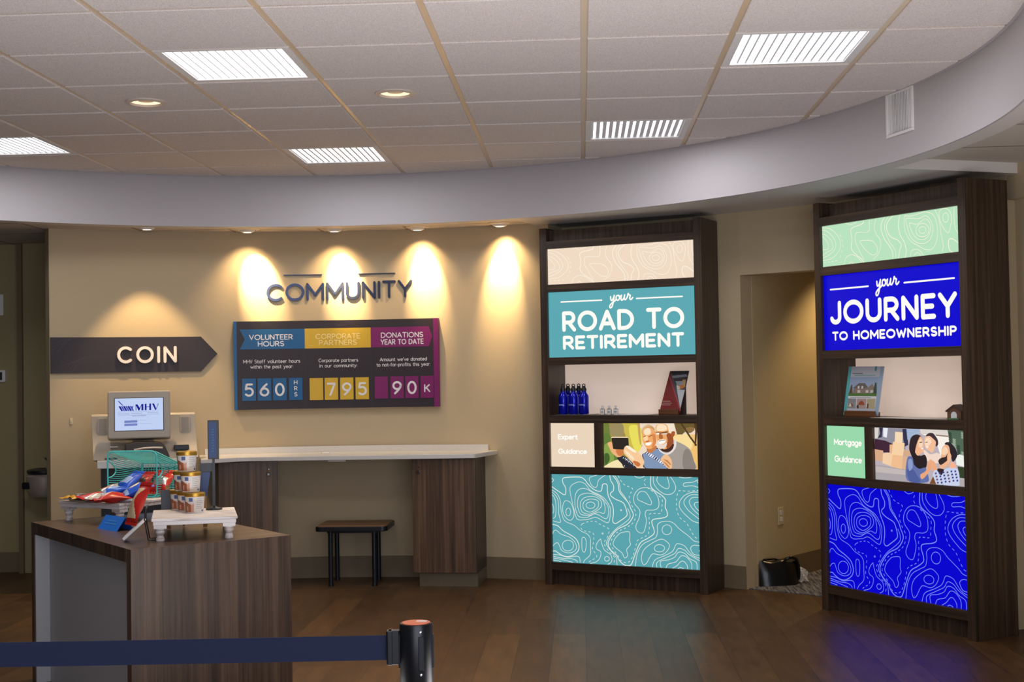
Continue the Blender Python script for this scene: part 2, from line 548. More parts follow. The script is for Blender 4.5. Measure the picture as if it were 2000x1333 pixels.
TOPO_BAND = '''
t-1 966 51 937 102 810 138 630 145 458 114 295 69 192 0 166
t-1 908 43 854 87 700 108 524 92 386 47 283 1 231
t-1 823 43 740 79 560 78 418 33 358 0 294
t-1 766 35 628 49 496 37 428 1 437
t-191 1000 219 947 255 960 277 996
T-324 1000 316 920 248 869 227 804 235 605 228 381 258 232 301 110 325 8
t-370 998 369 794 354 714 276 735 261 654 264 485 288 310 322 77
to296 518 339 521 389 481 423 332 419 194 387 159 345 268 317 387
t-420 998 405 812 418 641 445 494 448 326 429 163 393 60
T-483 999 458 853 459 686 480 485 515 310 535 166 537 13
t-511 999 482 846 488 650 515 421 556 189 555 9
T-543 1000 504 868 496 731 523 530 571 434 598 317 584 182 576 15
T-592 1000 580 764 593 539 619 367 632 170 624 15
to771 575 768 537 759 511 747 504 735 518 727 548 724 587 727 625 736 650 748 658 760 644 768 614
to792 569 785 496 769 445 747 430 725 456 709 516 703 593 710 667 726 717 748 731 770 705 786 646
to660 783 711 728 766 822 799 704 798 513 770 383 723 382 689 486 669 629
to636 886 677 875 725 848 773 889 806 756 819 562 797 349 749 279 695 347 661 494 645 691
to629 957 664 934 712 947 767 973 821 889 846 664 845 364 817 153 769 137 708 262 661 384 628 613 622 835
t-835 994 860 769 872 439 884 191 877 48
to922 779 920 728 913 692 904 681 895 697 888 736 886 789 889 840 896 876 905 887 914 870 920 831
to875 977 861 877 873 683 906 471 926 479 940 692 938 856 915 971
t-962 995 958 769 966 523 999 298
t-982 994 981 762 999 514
T-999 135 965 252 932 315 918 237 924 72 944 8
t-659 18 666 134 687 171 721 148 748 24
t-683 20 707 97 731 25
t-167 14 186 165 222 227 265 174 301 53 322 6
t-207 19 221 58 243 10
d-145 741 159 596 162 397 142 232 145 118
d-10 115 83 118 135 134
'''
PRINT_COUPLE = '''
a08a3c-0 1000 366 1000 414 491 292 296 201 0 0 6
c8b84a~192 1000 366 1000 359 456 303 296 273 477 232 750
e8dc5a~278 921 365 955 418 808 402 456 347 365 296 614
6f7d34~0 1000 55 1000 68 749 7 691
9a8a5c~71 977 203 989 210 716 90 715
5d7a30~0 714 73 715 75 361 144 225 147 20 0 6
86a045~5 497 55 520 106 270 99 110 44 64 7 223
3f5f24~5 291 47 315 61 178 16 63
f3e2b0~0 28 154 180 234 0 0 0
f0c070-750 754 1000 756 1000 6 878 3 753 585
f8dc98~750 720 909 755 938 508 884 418 759 619
6a5628-753 1000 1000 1000 998 879 943 890 890 856 835 754 782 754
8a6a3a~858 867 922 923 964 868 921 789 878 800
4a3418-817 1000 838 1000 920 721 986 531 975 498 909 688
4a3418-960 1000 997 1000 990 823 975 509 959 509 969 823
c9a060-367 1000 393 1000 404 547 392 502 374 751
3b3a4a~411 298 471 367 570 459 649 370 723 303 719 0 440 0 431 151
7f93b4~422 309 471 356 564 436 643 347 685 235 665 0 451 4 431 185
27365c-444 332 465 385 470 371 450 317
f2f4f8-496 264 517 317 522 303 502 249
27365c-547 196 568 249 573 235 553 181
f2f4f8-598 128 619 181 624 167 604 113
27365c-649 61 670 113 675 100 655 45
f2f4f8-473 293 494 346 500 332 480 278
27365c-525 225 546 278 551 264 531 210
f2f4f8-576 157 597 210 602 196 582 142
27365c-627 90 648 142 653 128 633 74
f2f4f8-451 322 472 375 477 361 457 307
27365c-502 254 524 307 529 293 509 239
f2f4f8-554 186 575 239 580 225 560 171
27365c-605 118 626 171 631 157 611 103
f2f4f8-656 51 677 103 682 90 662 35
27365c-480 283 501 336 506 322 486 268
f2f4f8-531 215 553 268 558 254 538 199
27365c-583 147 604 200 609 186 589 132
f2f4f8-634 80 655 132 660 118 640 64
27365c-458 312 479 365 484 351 464 297
f2f4f8-509 244 530 297 536 283 516 228
27365c-561 176 582 229 587 215 567 161
f2f4f8-612 108 633 161 638 147 618 93
27365c-663 41 684 93 689 80 669 25
f2f4f8-487 273 508 326 513 312 493 257
27365c-538 205 559 257 565 244 545 189
f2f4f8-590 137 611 190 616 176 596 122
20222c~144 214 199 272 248 227 311 115 353 2 223 0 192 90
e9edf5-204 215 214 245 218 238 208 206
e9edf5-232 173 242 203 247 196 237 164
e9edf5-261 132 271 162 275 155 265 123
e9edf5-289 90 299 120 303 113 293 81
e9edf5-317 49 327 79 332 72 321 40
e9edf5-223 198 233 228 237 221 227 189
e9edf5-251 157 261 186 266 180 255 148
e9edf5-279 115 290 145 294 138 284 106
e9edf5-308 74 318 104 322 97 312 65
e9edf5-211 30 221 59 225 53 215 21
e9edf5-242 181 252 211 256 204 246 172
e9edf5-270 140 280 170 284 163 274 131
c99b66~412 797 424 888 463 956 495 967 538 911 558 832 557 718 536 752 494 888 451 876 422 751
d8b483~407 819 435 922 484 965 516 933 462 910 423 797
c47a45~467 457 559 504 564 447 520 356 477 344
f0a868~417 774 435 865 484 905 532 865 560 741 566 606 549 504 510 435 472 435 441 514 421 615
fbe3c0~434 831 473 888 505 865 503 763 449 740
fbd4a0~427 683 471 718 474 605 447 593
d98545~519 752 557 741 563 605 546 515 516 458 534 605
6b3a20-424 700 454 723 457 711 427 686
6b3a20-484 712 519 735 520 720 485 698
b4602c~453 604 485 616 488 593 455 587
fffaf0~447 548 479 571 515 577 506 526 479 503 457 514
a39a92~722 618 769 608 853 530 916 418 950 195 963 3 724 2 716 213 638 369 617 414
8a8078~840 305 874 440 915 396 950 195 960 2 847 0
3a1c10~618 437 737 551 746 461 692 370 633 381
e6dcd6~571 549 581 549 596 436 633 369 675 342 719 393 747 495 754 641 770 641 773 506 745 393 696 314 653 313 606 369 580 459
f1e2cc~558 820 565 933 582 996 652 1000 732 999 752 945 756 821 729 787 702 776 677 911
e9a868~561 809 562 922 587 979 641 990 683 945 702 799 729 754 748 619 726 528 671 437 628 437 597 527 572 639
fae0bc~570 888 587 967 641 979 677 923 671 843 580 832
9a4c1e~675 765 723 765 743 664 737 551 687 438 667 505 684 618
a8581f~724 799 751 827 764 788 749 709 728 697
b4642a~601 798 622 798 637 674 610 651 594 685
4a2410-563 795 595 809 601 796 568 775
4a2410-619 796 681 821 697 799 649 787 622 770
f6f0e6~568 781 595 787 595 753 571 752
d8c8b8~622 770 676 781 675 753 627 747
f8ece0~588 617 620 640 663 640 665 595 630 538 592 549
5a2414-593 611 658 635 663 618 598 583
fffdf8~593 594 657 623 652 595 619 561 598 566
ead8c8~592 538 635 527 673 573 672 505 644 443 618 448
f0b07c~44 554 85 578 104 498 130 407 206 420 211 317 183 249 139 248 91 327 70 406 49 497
d07a40~135 396 206 408 208 306 177 260 145 305
f4dcb8-84 669 92 692 253 693 269 671 264 654 92 658
221c14-86 658 98 671 264 673 270 654 273 500 223 409 103 418
f6c896~220 431 240 488 273 489 337 399 390 309 431 174 425 72 391 3 353 8 311 115 269 216 222 318
fff0d8~240 483 273 489 347 376 336 342 272 421
c8703a~312 149 355 150 392 94 376 37 343 59
fbe0bc~223 409 260 364 324 228 312 183 259 273
eebc8c~609 200 643 302 680 302 716 213 726 123 719 5 687 1 640 99
c88048-631 211 679 190 715 100 709 78 667 156
c88048-625 177 667 122 703 33 692 21 656 99
'''
PRINT_FAMILY = '''
b9aeb6-0 1000 1000 1000 999 0 0 3
a9a2a6-5 283 379 231 376 0 0 0
c2b6b4-5 254 345 217 366 127 2 138
8e8c9a-3 991 357 989 351 600 2 761
e8ecf4-104 996 157 989 142 809 101 825
d9d4cc-3 991 51 993 41 793 2 781
2a2a40-57 993 98 995 83 814 35 792 66 880
3a1830-2 776 123 751 215 692 213 532 102 522 0 579
282a4a-323 988 368 990 386 695 346 655 331 784
a0b4d0-368 990 513 993 511 888 467 894 410 789 377 787
dcd4cc-518 993 811 995 820 871 695 890 523 925
f6efe6-523 916 820 871 838 623 732 524 683 808
8a7466-689 907 820 893 820 871 689 885
4c6450-811 995 1000 997 1000 480 919 524 890 716 835 792
2c4434-827 969 857 947 847 917 819 933
8fa08c-868 855 898 834 888 804 860 819
2c4434-909 742 939 722 929 691 902 707
8fa08c-950 630 980 610 970 579 942 594
2c4434-827 930 858 909 847 878 819 894
8fa08c-869 816 899 796 888 765 861 780
2c4434-910 704 940 683 929 652 902 668
8fa08c-951 592 981 572 970 541 943 556
2c4434-828 891 858 870 848 839 820 855
8fa08c-869 777 900 757 889 726 861 741
2c4434-910 665 941 645 930 614 903 629
8fa08c-956 975 986 954 976 924 948 939
2c4434-828 852 859 831 848 800 821 816
8fa08c-870 739 900 718 890 687 862 703
2c4434-911 626 941 606 931 575 903 590
8fa08c-957 936 987 915 976 885 949 901
2c4434-829 813 859 792 849 761 821 777
8fa08c-870 700 901 679 890 648 863 664
2c4434-911 587 942 567 931 536 904 551
8fa08c-957 898 987 877 977 847 950 862
2c4434-829 774 860 753 849 722 822 738
8fa08c-871 661 901 640 891 609 863 625
eef0ea-888 539 935 570 1000 532 1000 348 897 380
2c3c20-907 355 1000 339 1000 146 925 153
b0a8a8-924 135 1000 119 1000 0 913 1
d8a884-0 579 99 559 90 349 4 364
f2cca4-95 502 143 525 201 521 197 266 86 320
e4b488-175 679 221 692 219 532 172 528
f4d8b4-242 928 328 923 319 690 233 702
f6d0a4-216 739 347 720 321 467 306 231 185 264 201 530
eebb8c-206 493 321 485 308 232 185 264
d4a684-340 599 407 586 394 464 327 486
dcae8a-321 467 383 463 368 220 311 241
f0d6c6~562 618 626 541 696 575 737 525 730 398 645 389 581 437 556 562
382630~582 874 615 926 658 928 689 871 709 810 711 729 687 691 677 781 630 859
f2bb96~570 837 620 876 662 825 688 772 676 672 648 571 616 604 579 637 566 709
f8d8b8~575 801 614 849 640 769 606 694 574 691
fff4ec-576 683 612 685 595 648
5a3020-575 760 602 771 602 759 577 748
26141e~410 789 439 865 489 895 533 862 543 798 499 795 481 684 479 555 517 504 566 527 587 438 574 290 507 246 436 302 422 476 396 622
f2b48c~499 795 522 861 543 826 555 726 552 653 551 580 517 541 495 502 462 554 475 684
f8d4b4~504 778 532 807 547 726 535 661 503 668
fff8f0-524 642 552 658 546 616
3a1a14-512 755 542 767 542 753 515 737
1a0e14~423 550 462 554 494 483 560 508 581 419 568 299 491 244 436 311
5f6ea6~371 434 428 468 448 331 502 264 568 290 594 183 586 26 365 33
4a5a98~368 229 435 237 478 132 510 25 398 19
8a9ac8~382 398 421 430 430 283 390 213
e8a47c~512 154 573 235 602 403 641 443 633 306 594 183 532 74
20141c~782 744 809 781 850 757 895 664 909 559 887 468 856 438 837 588 823 693
eab08a~750 651 782 726 823 711 837 588 847 517 814 371 750 292 719 343 742 507
f6cfac~755 643 787 699 817 621 785 547 748 562
2a1a1c~710 432 742 489 784 511 811 567 815 479 773 403 730 362
f0b890~806 549 842 553 836 445 809 407
28141e~697 286 771 277 759 177 717 180
eaaa80~614 440 667 410 697 304 692 267 643 244 629 351
c6d0ea~654 208 686 267 738 174 782 296 886 326 921 250 924 73 897 3 683 3 647 98
6a4a70-670 210 688 222 691 190 672 178
3c3c86-711 217 729 229 732 197 714 185
3c3c86-753 239 771 250 773 218 755 207
6a4a70-794 245 812 257 814 225 796 214
3c3c86-835 266 852 278 855 246 837 235
3c3c86-875 273 892 284 895 252 878 241
6a4a70-676 155 695 166 697 134 679 123
3c3c86-718 162 736 174 739 141 721 130
3c3c86-759 184 777 195 780 163 762 152
6a4a70-800 191 818 202 821 170 803 159
3c3c86-841 212 859 223 862 191 844 180
3c3c86-881 219 899 230 902 198 884 187
6a4a70-683 100 701 111 704 79 686 67
3c3c86-725 107 743 118 745 86 727 75
3c3c86-766 129 784 140 787 108 769 97
6a4a70-807 136 825 147 827 115 810 104
3c3c86-848 157 865 169 868 137 850 126
3c3c86-888 164 906 176 908 144 891 133
6a4a70-690 44 708 56 711 24 693 12
3c3c86-731 52 749 63 752 31 734 20
3c3c86-773 74 791 85 793 53 775 42
6a4a70-814 81 831 93 834 61 816 49
3c3c86-854 103 872 114 875 82 857 71
3c3c86-895 110 912 121 915 90 897 78
6a4a70-697 0 715 1 718 0 699 0
3c3c86-738 0 756 8 759 0 741 0
f4b08c~824 328 851 429 892 380 886 326
7a4a28-613 3 653 145 683 3
'''

# ------------------------------------------------------------------ materials
def plank_floor():
    m, n, l, b = new_mat('vinyl_plank')
    t = n.new('ShaderNodeTexCoord')
    mp = n.new('ShaderNodeMapping')
    mp.inputs['Rotation'].default_value = (0, 0, R(90))
    br = n.new('ShaderNodeTexBrick')
    br.inputs['Scale'].default_value = 1.0
    br.inputs['Brick Width'].default_value = 1.22
    br.inputs['Row Height'].default_value = 0.178
    br.inputs['Mortar Size'].default_value = 0.0016
    br.inputs['Color1'].default_value = lin((80, 56, 33))
    br.inputs['Color2'].default_value = lin((104, 75, 45))
    br.inputs['Mortar'].default_value = lin((52, 34, 21))
    br.offset = 0.37
    mp2 = n.new('ShaderNodeMapping')
    mp2.inputs['Scale'].default_value = (9, 1.8, 1)
    ns = n.new('ShaderNodeTexNoise')
    ns.inputs['Scale'].default_value = 2.0
    ns.inputs['Detail'].default_value = 6
    ns.inputs['Roughness'].default_value = 0.7
    mx = n.new('ShaderNodeMixRGB')
    mx.blend_type = 'MULTIPLY'
    mx.inputs[0].default_value = 0.75
    rp = n.new('ShaderNodeValToRGB')
    rp.color_ramp.elements[0].position, rp.color_ramp.elements[0].color = 0.3, (0.34, 0.32, 0.30, 1)
    rp.color_ramp.elements[1].position, rp.color_ramp.elements[1].color = 0.75, (1.1, 1.05, 1.0, 1)
    l.new(t.outputs['Object'], mp.inputs['Vector'])
    l.new(mp.outputs[0], br.inputs['Vector'])
    l.new(t.outputs['Object'], mp2.inputs['Vector'])
    l.new(mp2.outputs[0], ns.inputs['Vector'])
    l.new(ns.outputs['Fac'], rp.inputs['Fac'])
    l.new(br.outputs['Color'], mx.inputs[1])
    l.new(rp.outputs['Color'], mx.inputs[2])
    l.new(mx.outputs[0], b.inputs['Base Color'])
    b.inputs['Roughness'].default_value = 0.40
    b.inputs['Specular IOR Level'].default_value = 0.42
    bp = n.new('ShaderNodeBump')
    bp.inputs['Strength'].default_value = 0.12
    bp.inputs['Distance'].default_value = 0.002
    l.new(ns.outputs['Fac'], bp.inputs['Height'])
    l.new(bp.outputs['Normal'], b.inputs['Normal'])
    return m


def tile_mat(name, a, c):
    """mineral fibre ceiling tile: speckle and fine pits"""
    m, n, l, b = new_mat(name)
    t = n.new('ShaderNodeTexCoord')
    ns = n.new('ShaderNodeTexNoise')
    ns.inputs['Scale'].default_value = 260
    ns.inputs['Detail'].default_value = 2
    rp = n.new('ShaderNodeValToRGB')
    rp.color_ramp.elements[0].position, rp.color_ramp.elements[0].color = 0.3, lin(a)
    rp.color_ramp.elements[1].position, rp.color_ramp.elements[1].color = 0.62, lin(c)
    bp = n.new('ShaderNodeBump')
    bp.inputs['Strength'].default_value = 0.5
    bp.inputs['Distance'].default_value = 0.003
    l.new(t.outputs['Object'], ns.inputs['Vector'])
    l.new(ns.outputs['Fac'], rp.inputs['Fac'])
    l.new(rp.outputs['Color'], b.inputs['Base Color'])
    l.new(ns.outputs['Fac'], bp.inputs['Height'])
    l.new(bp.outputs['Normal'], b.inputs['Normal'])
    b.inputs['Roughness'].default_value = 0.95
    return m


def lower_tile_mat():
    m, n, l, b = new_mat('lower_ceiling_tile')
    t = n.new('ShaderNodeTexCoord')
    br = n.new('ShaderNodeTexBrick')
    br.offset = 0.0
    br.inputs['Scale'].default_value = 1.0
    br.inputs['Brick Width'].default_value = 0.61
    br.inputs['Row Height'].default_value = 0.61
    br.inputs['Mortar Size'].default_value = 0.012
    br.inputs['Color1'].default_value = lin((206, 198, 188))
    br.inputs['Color2'].default_value = lin((200, 192, 182))
    br.inputs['Mortar'].default_value = lin((150, 138, 124))
    l.new(t.outputs['Object'], br.inputs['Vector'])
    l.new(br.outputs['Color'], b.inputs['Base Color'])
    b.inputs['Roughness'].default_value = 0.9
    return m


def carpet_mat():
    m, n, l, b = new_mat('carpet_tile')
    t = n.new('ShaderNodeTexCoord')
    mp = n.new('ShaderNodeMapping')
    mp.inputs['Rotation'].default_value = (0, 0, R(-38))
    mp.inputs['Scale'].default_value = (60, 6, 1)
    ns = n.new('ShaderNodeTexNoise')
    ns.inputs['Scale'].default_value = 1.0
    ns.inputs['Detail'].default_value = 4
    rp = n.new('ShaderNodeValToRGB')
    rp.color_ramp.elements[0].position, rp.color_ramp.elements[0].color = 0.38, lin((62, 62, 66))
    rp.color_ramp.elements[1].position, rp.color_ramp.elements[1].color = 0.66, lin((140, 136, 132))
    l.new(t.outputs['Object'], mp.inputs['Vector'])
    l.new(mp.outputs[0], ns.inputs['Vector'])
    l.new(ns.outputs['Fac'], rp.inputs['Fac'])
    l.new(rp.outputs['Color'], b.inputs['Base Color'])
    b.inputs['Roughness'].default_value = 1.0
    return m


def quartz_mat():
    m, n, l, b = new_mat('white_quartz')
    t = n.new('ShaderNodeTexCoord')
    ns = n.new('ShaderNodeTexNoise')
    ns.inputs['Scale'].default_value = 520
    rp = n.new('ShaderNodeValToRGB')
    rp.color_ramp.elements[0].position, rp.color_ramp.elements[0].color = 0.30, lin((190, 186, 180))
    rp.color_ramp.elements[1].position, rp.color_ramp.elements[1].color = 0.46, lin((218, 213, 206))
    l.new(t.outputs['Object'], ns.inputs['Vector'])
    l.new(ns.outputs['Fac'], rp.inputs['Fac'])
    l.new(rp.outputs['Color'], b.inputs['Base Color'])
    b.inputs['Roughness'].default_value = 0.22
    return m


def print_mat():
    m, n, l, b = new_mat('backlit_photo_print')
    a = n.new('ShaderNodeVertexColor')
    a.layer_name = 'Col'
    b.inputs['Base Color'].default_value = (0.02, 0.02, 0.02, 1)
    b.inputs['Roughness'].default_value = 0.35
    l.new(a.outputs['Color'], b.inputs['Emission Color'])
    b.inputs['Emission Strength'].default_value = 1.0
    return m


def paint_mat():
    """printed paper: colour from the print"""
    m, n, l, b = new_mat('printed_paper')
    a = n.new('ShaderNodeVertexColor')
    a.layer_name = 'Col'
    l.new(a.outputs['Color'], b.inputs['Base Color'])
    b.inputs['Roughness'].default_value = 0.35
    return m


M = {
    'floor': plank_floor(),
    'carpet': carpet_mat(),
    'tile': tile_mat('ceiling_tile', (204, 195, 190), (236, 228, 223)),
    'tile2': lower_tile_mat(),
    'tee': mat('ceiling_tee', (214, 190, 158), 0.28),  # white tees; the tan puts the warm wall's reflection into their colour
    'fascia': mat('fascia_paint', (184, 179, 182), 0.55, bump=0.05, bscale=30),
    'soffit': mat('soffit_paint', (216, 210, 204), 0.6),
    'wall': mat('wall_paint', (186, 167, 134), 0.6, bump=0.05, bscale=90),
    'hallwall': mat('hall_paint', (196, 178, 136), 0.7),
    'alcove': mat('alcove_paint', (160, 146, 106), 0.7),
    'base': mat('vinyl_baseboard', (120, 104, 80), 0.5),
    'quartz': quartz_mat(),
    'walnut': wood('dark_walnut_laminate', (36, 26, 18), (56, 40, 28), (78, 58, 42)),
    'walnut_x': wood('dark_walnut_laminate_flat', (36, 26, 18), (56, 40, 28), (78, 58, 42), axis=0),
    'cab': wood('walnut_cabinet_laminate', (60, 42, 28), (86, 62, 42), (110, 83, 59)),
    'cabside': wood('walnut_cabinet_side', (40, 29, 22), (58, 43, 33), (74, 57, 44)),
    'table': wood('walnut_table_laminate', (54, 40, 30), (74, 56, 43), (94, 74, 57), across=30, rough=0.36),
    'table_x': wood('walnut_table_top', (58, 43, 32), (80, 61, 46), (102, 80, 61), axis=0, across=30, rough=0.3),
    'grey': mat('grey_laminate', (170, 170, 172), 0.55),
    'kick': mat('metal_toe_kick', (120, 108, 88), 0.35, 0.4),
    'white': mat('white_paint', (232, 230, 228), 0.45),
    'whitewash': None,
    'black': mat('black_plastic', (15, 17, 23), 0.35),
    'blackmetal': mat('black_metal', (26, 28, 34), 0.35, 0.2),
    'chrome': mat('chrome', (215, 215, 218), 0.12, 1.0),
    'steel': mat('brushed_steel', (206, 196, 184), 0.4, 0.5),
    'beige': mat('machine_beige_plastic', (174, 162, 146), 0.42),
    'beigedark': mat('machine_recess', (54, 45, 37), 0.4),
    'grille': mat('speaker_grille', (150, 142, 132), 0.6),
    'navy': mat('navy_black_laminate', (26, 26, 36), 0.5),
    'belt': mat('navy_webbing', (18, 30, 66), 0.75),
    'orange': mat('orange_sticker', (236, 120, 74), 0.4),
    'stickerwhite': mat('sticker_white', (250, 246, 240), 0.4),
    'stool': wood('stool_laminate', (98, 62, 36), (128, 84, 50), (150, 104, 66), axis=0, across=20),
    'teal': mat('teal_wire_paint', (84, 204, 202), 0.35),
    'bottle': mat('blue_bottle_enamel', (14, 22, 178), 0.16, 0.35),
    'clear': mat('clear_plastic', (240, 240, 240), 0.06, trans=0.85),
    'label': mat('label_white', (222, 224, 226), 0.5),
    'labelgrey': mat('label_print', (120, 130, 140), 0.5),
    'lid': mat('gold_lid', (196, 152, 60), 0.28, 0.7),
    'cup': mat('carton_white', (226, 222, 216), 0.45),
    'cupbrown': mat('carton_brown_print', (158, 92, 62), 0.5),
    'cuppink': mat('carton_pink_print', (214, 158, 132), 0.5),
    'cupgreen': mat('carton_green_print', (86, 128, 100), 0.5),
    'cupblue': mat('carton_blue_print', (84, 106, 160), 0.5),
    'print': print_mat(),
    'paint': paint_mat(),
    'letterwhite': mat('letter_white', (238, 230, 222), 0.4),
    'letterblue': mat('letter_steel_blue', (78, 90, 124), 0.2, 0.7),
    'sign_dark': mat('sign_dark_plum', (42, 33, 40), 0.5),
    'sign_line': mat('sign_faint_line', (64, 54, 62), 0.5),
    'sign_blue': mat('sign_blue', (14, 88, 142), 0.45),
    'sign_yellow': mat('sign_yellow', (206, 168, 44), 0.45),
    'sign_magenta': mat('sign_magenta', (120, 24, 96), 0.45),
    'sign_text': mat('sign_text', (224, 222, 224), 0.5),
    'sign_text_y': mat('sign_text_pale', (236, 214, 142), 0.5),
    'red': mat('red_foil', (190, 36, 28), 0.28),
    'cream': mat('cream_foil', (226, 204, 164), 0.35),
    'bluefoil': mat('blue_foil', (36, 88, 206), 0.25),
    'bluelight': mat('pale_blue_foil', (150, 180, 232), 0.3),
    'yellow': mat('yellow_foil', (226, 170, 40), 0.3),
    'brownfoil': mat('brown_foil', (70, 52, 44), 0.3),
    'silver': mat('silver_foil', (196, 190, 186), 0.25, 0.4),
    'greenfoil': mat('green_foil', (70, 110, 60), 0.35),
    'orangefoil': mat('orange_foil', (222, 140, 60), 0.35),
    'cardblue': mat('card_blue', (28, 118, 232), 0.5),
    'cardtext': mat('card_cyan_print', (70, 150, 226), 0.5),
    'easelwood': wood('easel_wood', (120, 84, 46), (150, 110, 66), (176, 136, 88), axis=2, across=60),
    'holderwood': wood('holder_wood', (70, 38, 16), (98, 56, 26), (120, 74, 36), axis=0, across=50),
    'signbright': mat('topper_blue', (8, 48, 104), 0.4),
    'paper': mat('white_paper', (232, 226, 218), 0.6),
    'leather': mat('black_leather', (16, 15, 16), 0.28, bump=0.2, bscale=40),
    'ivory': mat('ivory_plastic', (214, 200, 160), 0.4),
    'housewood': mat('figurine_brown', (104, 70, 48), 0.6),
    'houseroof': mat('figurine_roof', (70, 52, 42), 0.6),
    'slate': mat('dark_grey_board', (70, 74, 84), 0.5),
    'lcd': mat('thermostat_lcd', (52, 48, 52), 0.3),
    # things that give off light
    'tube': lit('louver_reflection_glow', (255, 253, 255), 2.2),  # glow for the bright stripes that bulbs reflect in a louver
    'louver': mat('bright_louver', (236, 238, 246), 0.4),
    'halogen': lit('halogen_lamp', (255, 236, 206), 5.0),
    'canlit': lit('downlight_glowing_reflector', (255, 222, 178), 1.6),  # lamplight on the reflector wall, put in as its own glow
    'can': mat('downlight_reflector', (232, 214, 186), 0.3, 0.3),
    'trimring': mat('downlight_trim', (214, 200, 186), 0.4),
    'p_cream': lit('panel_cream', (240, 218, 196)),
    'p_green': lit('panel_green', (184, 226, 190)),
    'p_teal': lit('panel_teal', (92, 168, 178)),
    'p_teal2': lit('panel_teal_art', (90, 164, 174)),
    'p_blue': lit('panel_blue', (4, 0, 206)),
    'p_tag1': lit('panel_tag_cream', (234, 212, 188)),
    'p_tag2': lit('panel_tag_green', (152, 216, 170)),
    'p_back': mat('shelf_back_acrylic', (226, 214, 204), 0.4, emit=0.38, ecol=(255, 226, 204)),
    'l_cream': lit('line_cream', (255, 248, 230)),
    'l_creamdim': lit('line_pale', (255, 244, 220)),
    'l_white': lit('line_white', (255, 252, 244)),
    'l_teal': lit('line_white_teal', (226, 234, 226)),
    'l_blue': lit('line_pale_blue', (116, 136, 246)),
    'screen': lit('screen_white', (190, 206, 240)),
    's_navy': lit('screen_navy', (8, 10, 140)),
    's_blue': lit('screen_blue', (70, 84, 176)),
    's_grey': lit('screen_grey', (150, 166, 206)),
    's_button': lit('screen_button', (112, 128, 192)),
}


def whitewash_mat():
    m, n, l, b = new_mat('whitewashed_wood')
    t = n.new('ShaderNodeTexCoord')
    mp = n.new('ShaderNodeMapping')
    mp.inputs['Scale'].default_value = (6, 60, 60)
    ns = n.new('ShaderNodeTexNoise')
    ns.inputs['Scale'].default_value = 1.0
    ns.inputs['Detail'].default_value = 5
    rp = n.new('ShaderNodeValToRGB')
    rp.color_ramp.elements[0].position, rp.color_ramp.elements[0].color = 0.32, lin((176, 156, 144))
    rp.color_ramp.elements[1].position, rp.color_ramp.elements[1].color = 0.5, lin((222, 216, 214))
    l.new(t.outputs['Object'], mp.inputs['Vector'])
    l.new(mp.outputs[0], ns.inputs['Vector'])
    l.new(ns.outputs['Fac'], rp.inputs['Fac'])
    l.new(rp.outputs['Color'], b.inputs['Base Color'])
    b.inputs['Roughness'].default_value = 0.5
    return m


M['whitewash'] = whitewash_mat()

# ------------------------------------------------------------------ the room
CX, CY = -1.562, 5.681            # centre of the round lobby
R_FASCIA, R_RING, R_WALL, R_MID = 3.329, 3.45, 3.77, 4.12
Z_CEIL, Z_SOFFIT = 2.818, 2.464
GX, GY, TP = 0.0375, 5.461, 0.61  # ceiling grid


def pol(th, r, z=0.0):
    return (CX + r * math.cos(R(th)), CY + r * math.sin(R(th)), z)


def arc_wall(name, th0, th1, r0, r1, z0, z1, m, n=40, label=None):
    mb = MB()
    A = [th0 + (th1 - th0) * k / n for k in range(n + 1)]
    rows = [mb.pts([pol(t, r(t) if callable(r) else r, z) for t in A]) for r, z in ((r0, z0), (r0, z1), (r1, z1), (r1, z0))]
    for a, b in ((0, 1), (1, 2), (2, 3), (3, 0)):
        for k in range(n):
            mb.face((rows[a] + k, rows[a] + k + 1, rows[b] + k + 1, rows[b] + k))
    mb.face([rows[q] for q in range(4)])
    mb.face([rows[q] + n for q in (3, 2, 1, 0)])
    return tag(mb.build(name, m, smooth=30), kind='structure')


def struct(name, m, *b):
    return tag(boxobj(name, m, None, *b), kind='structure')


struct('floor', M['floor'], -9, 6, -4.5, 13, -0.1, 0.0)

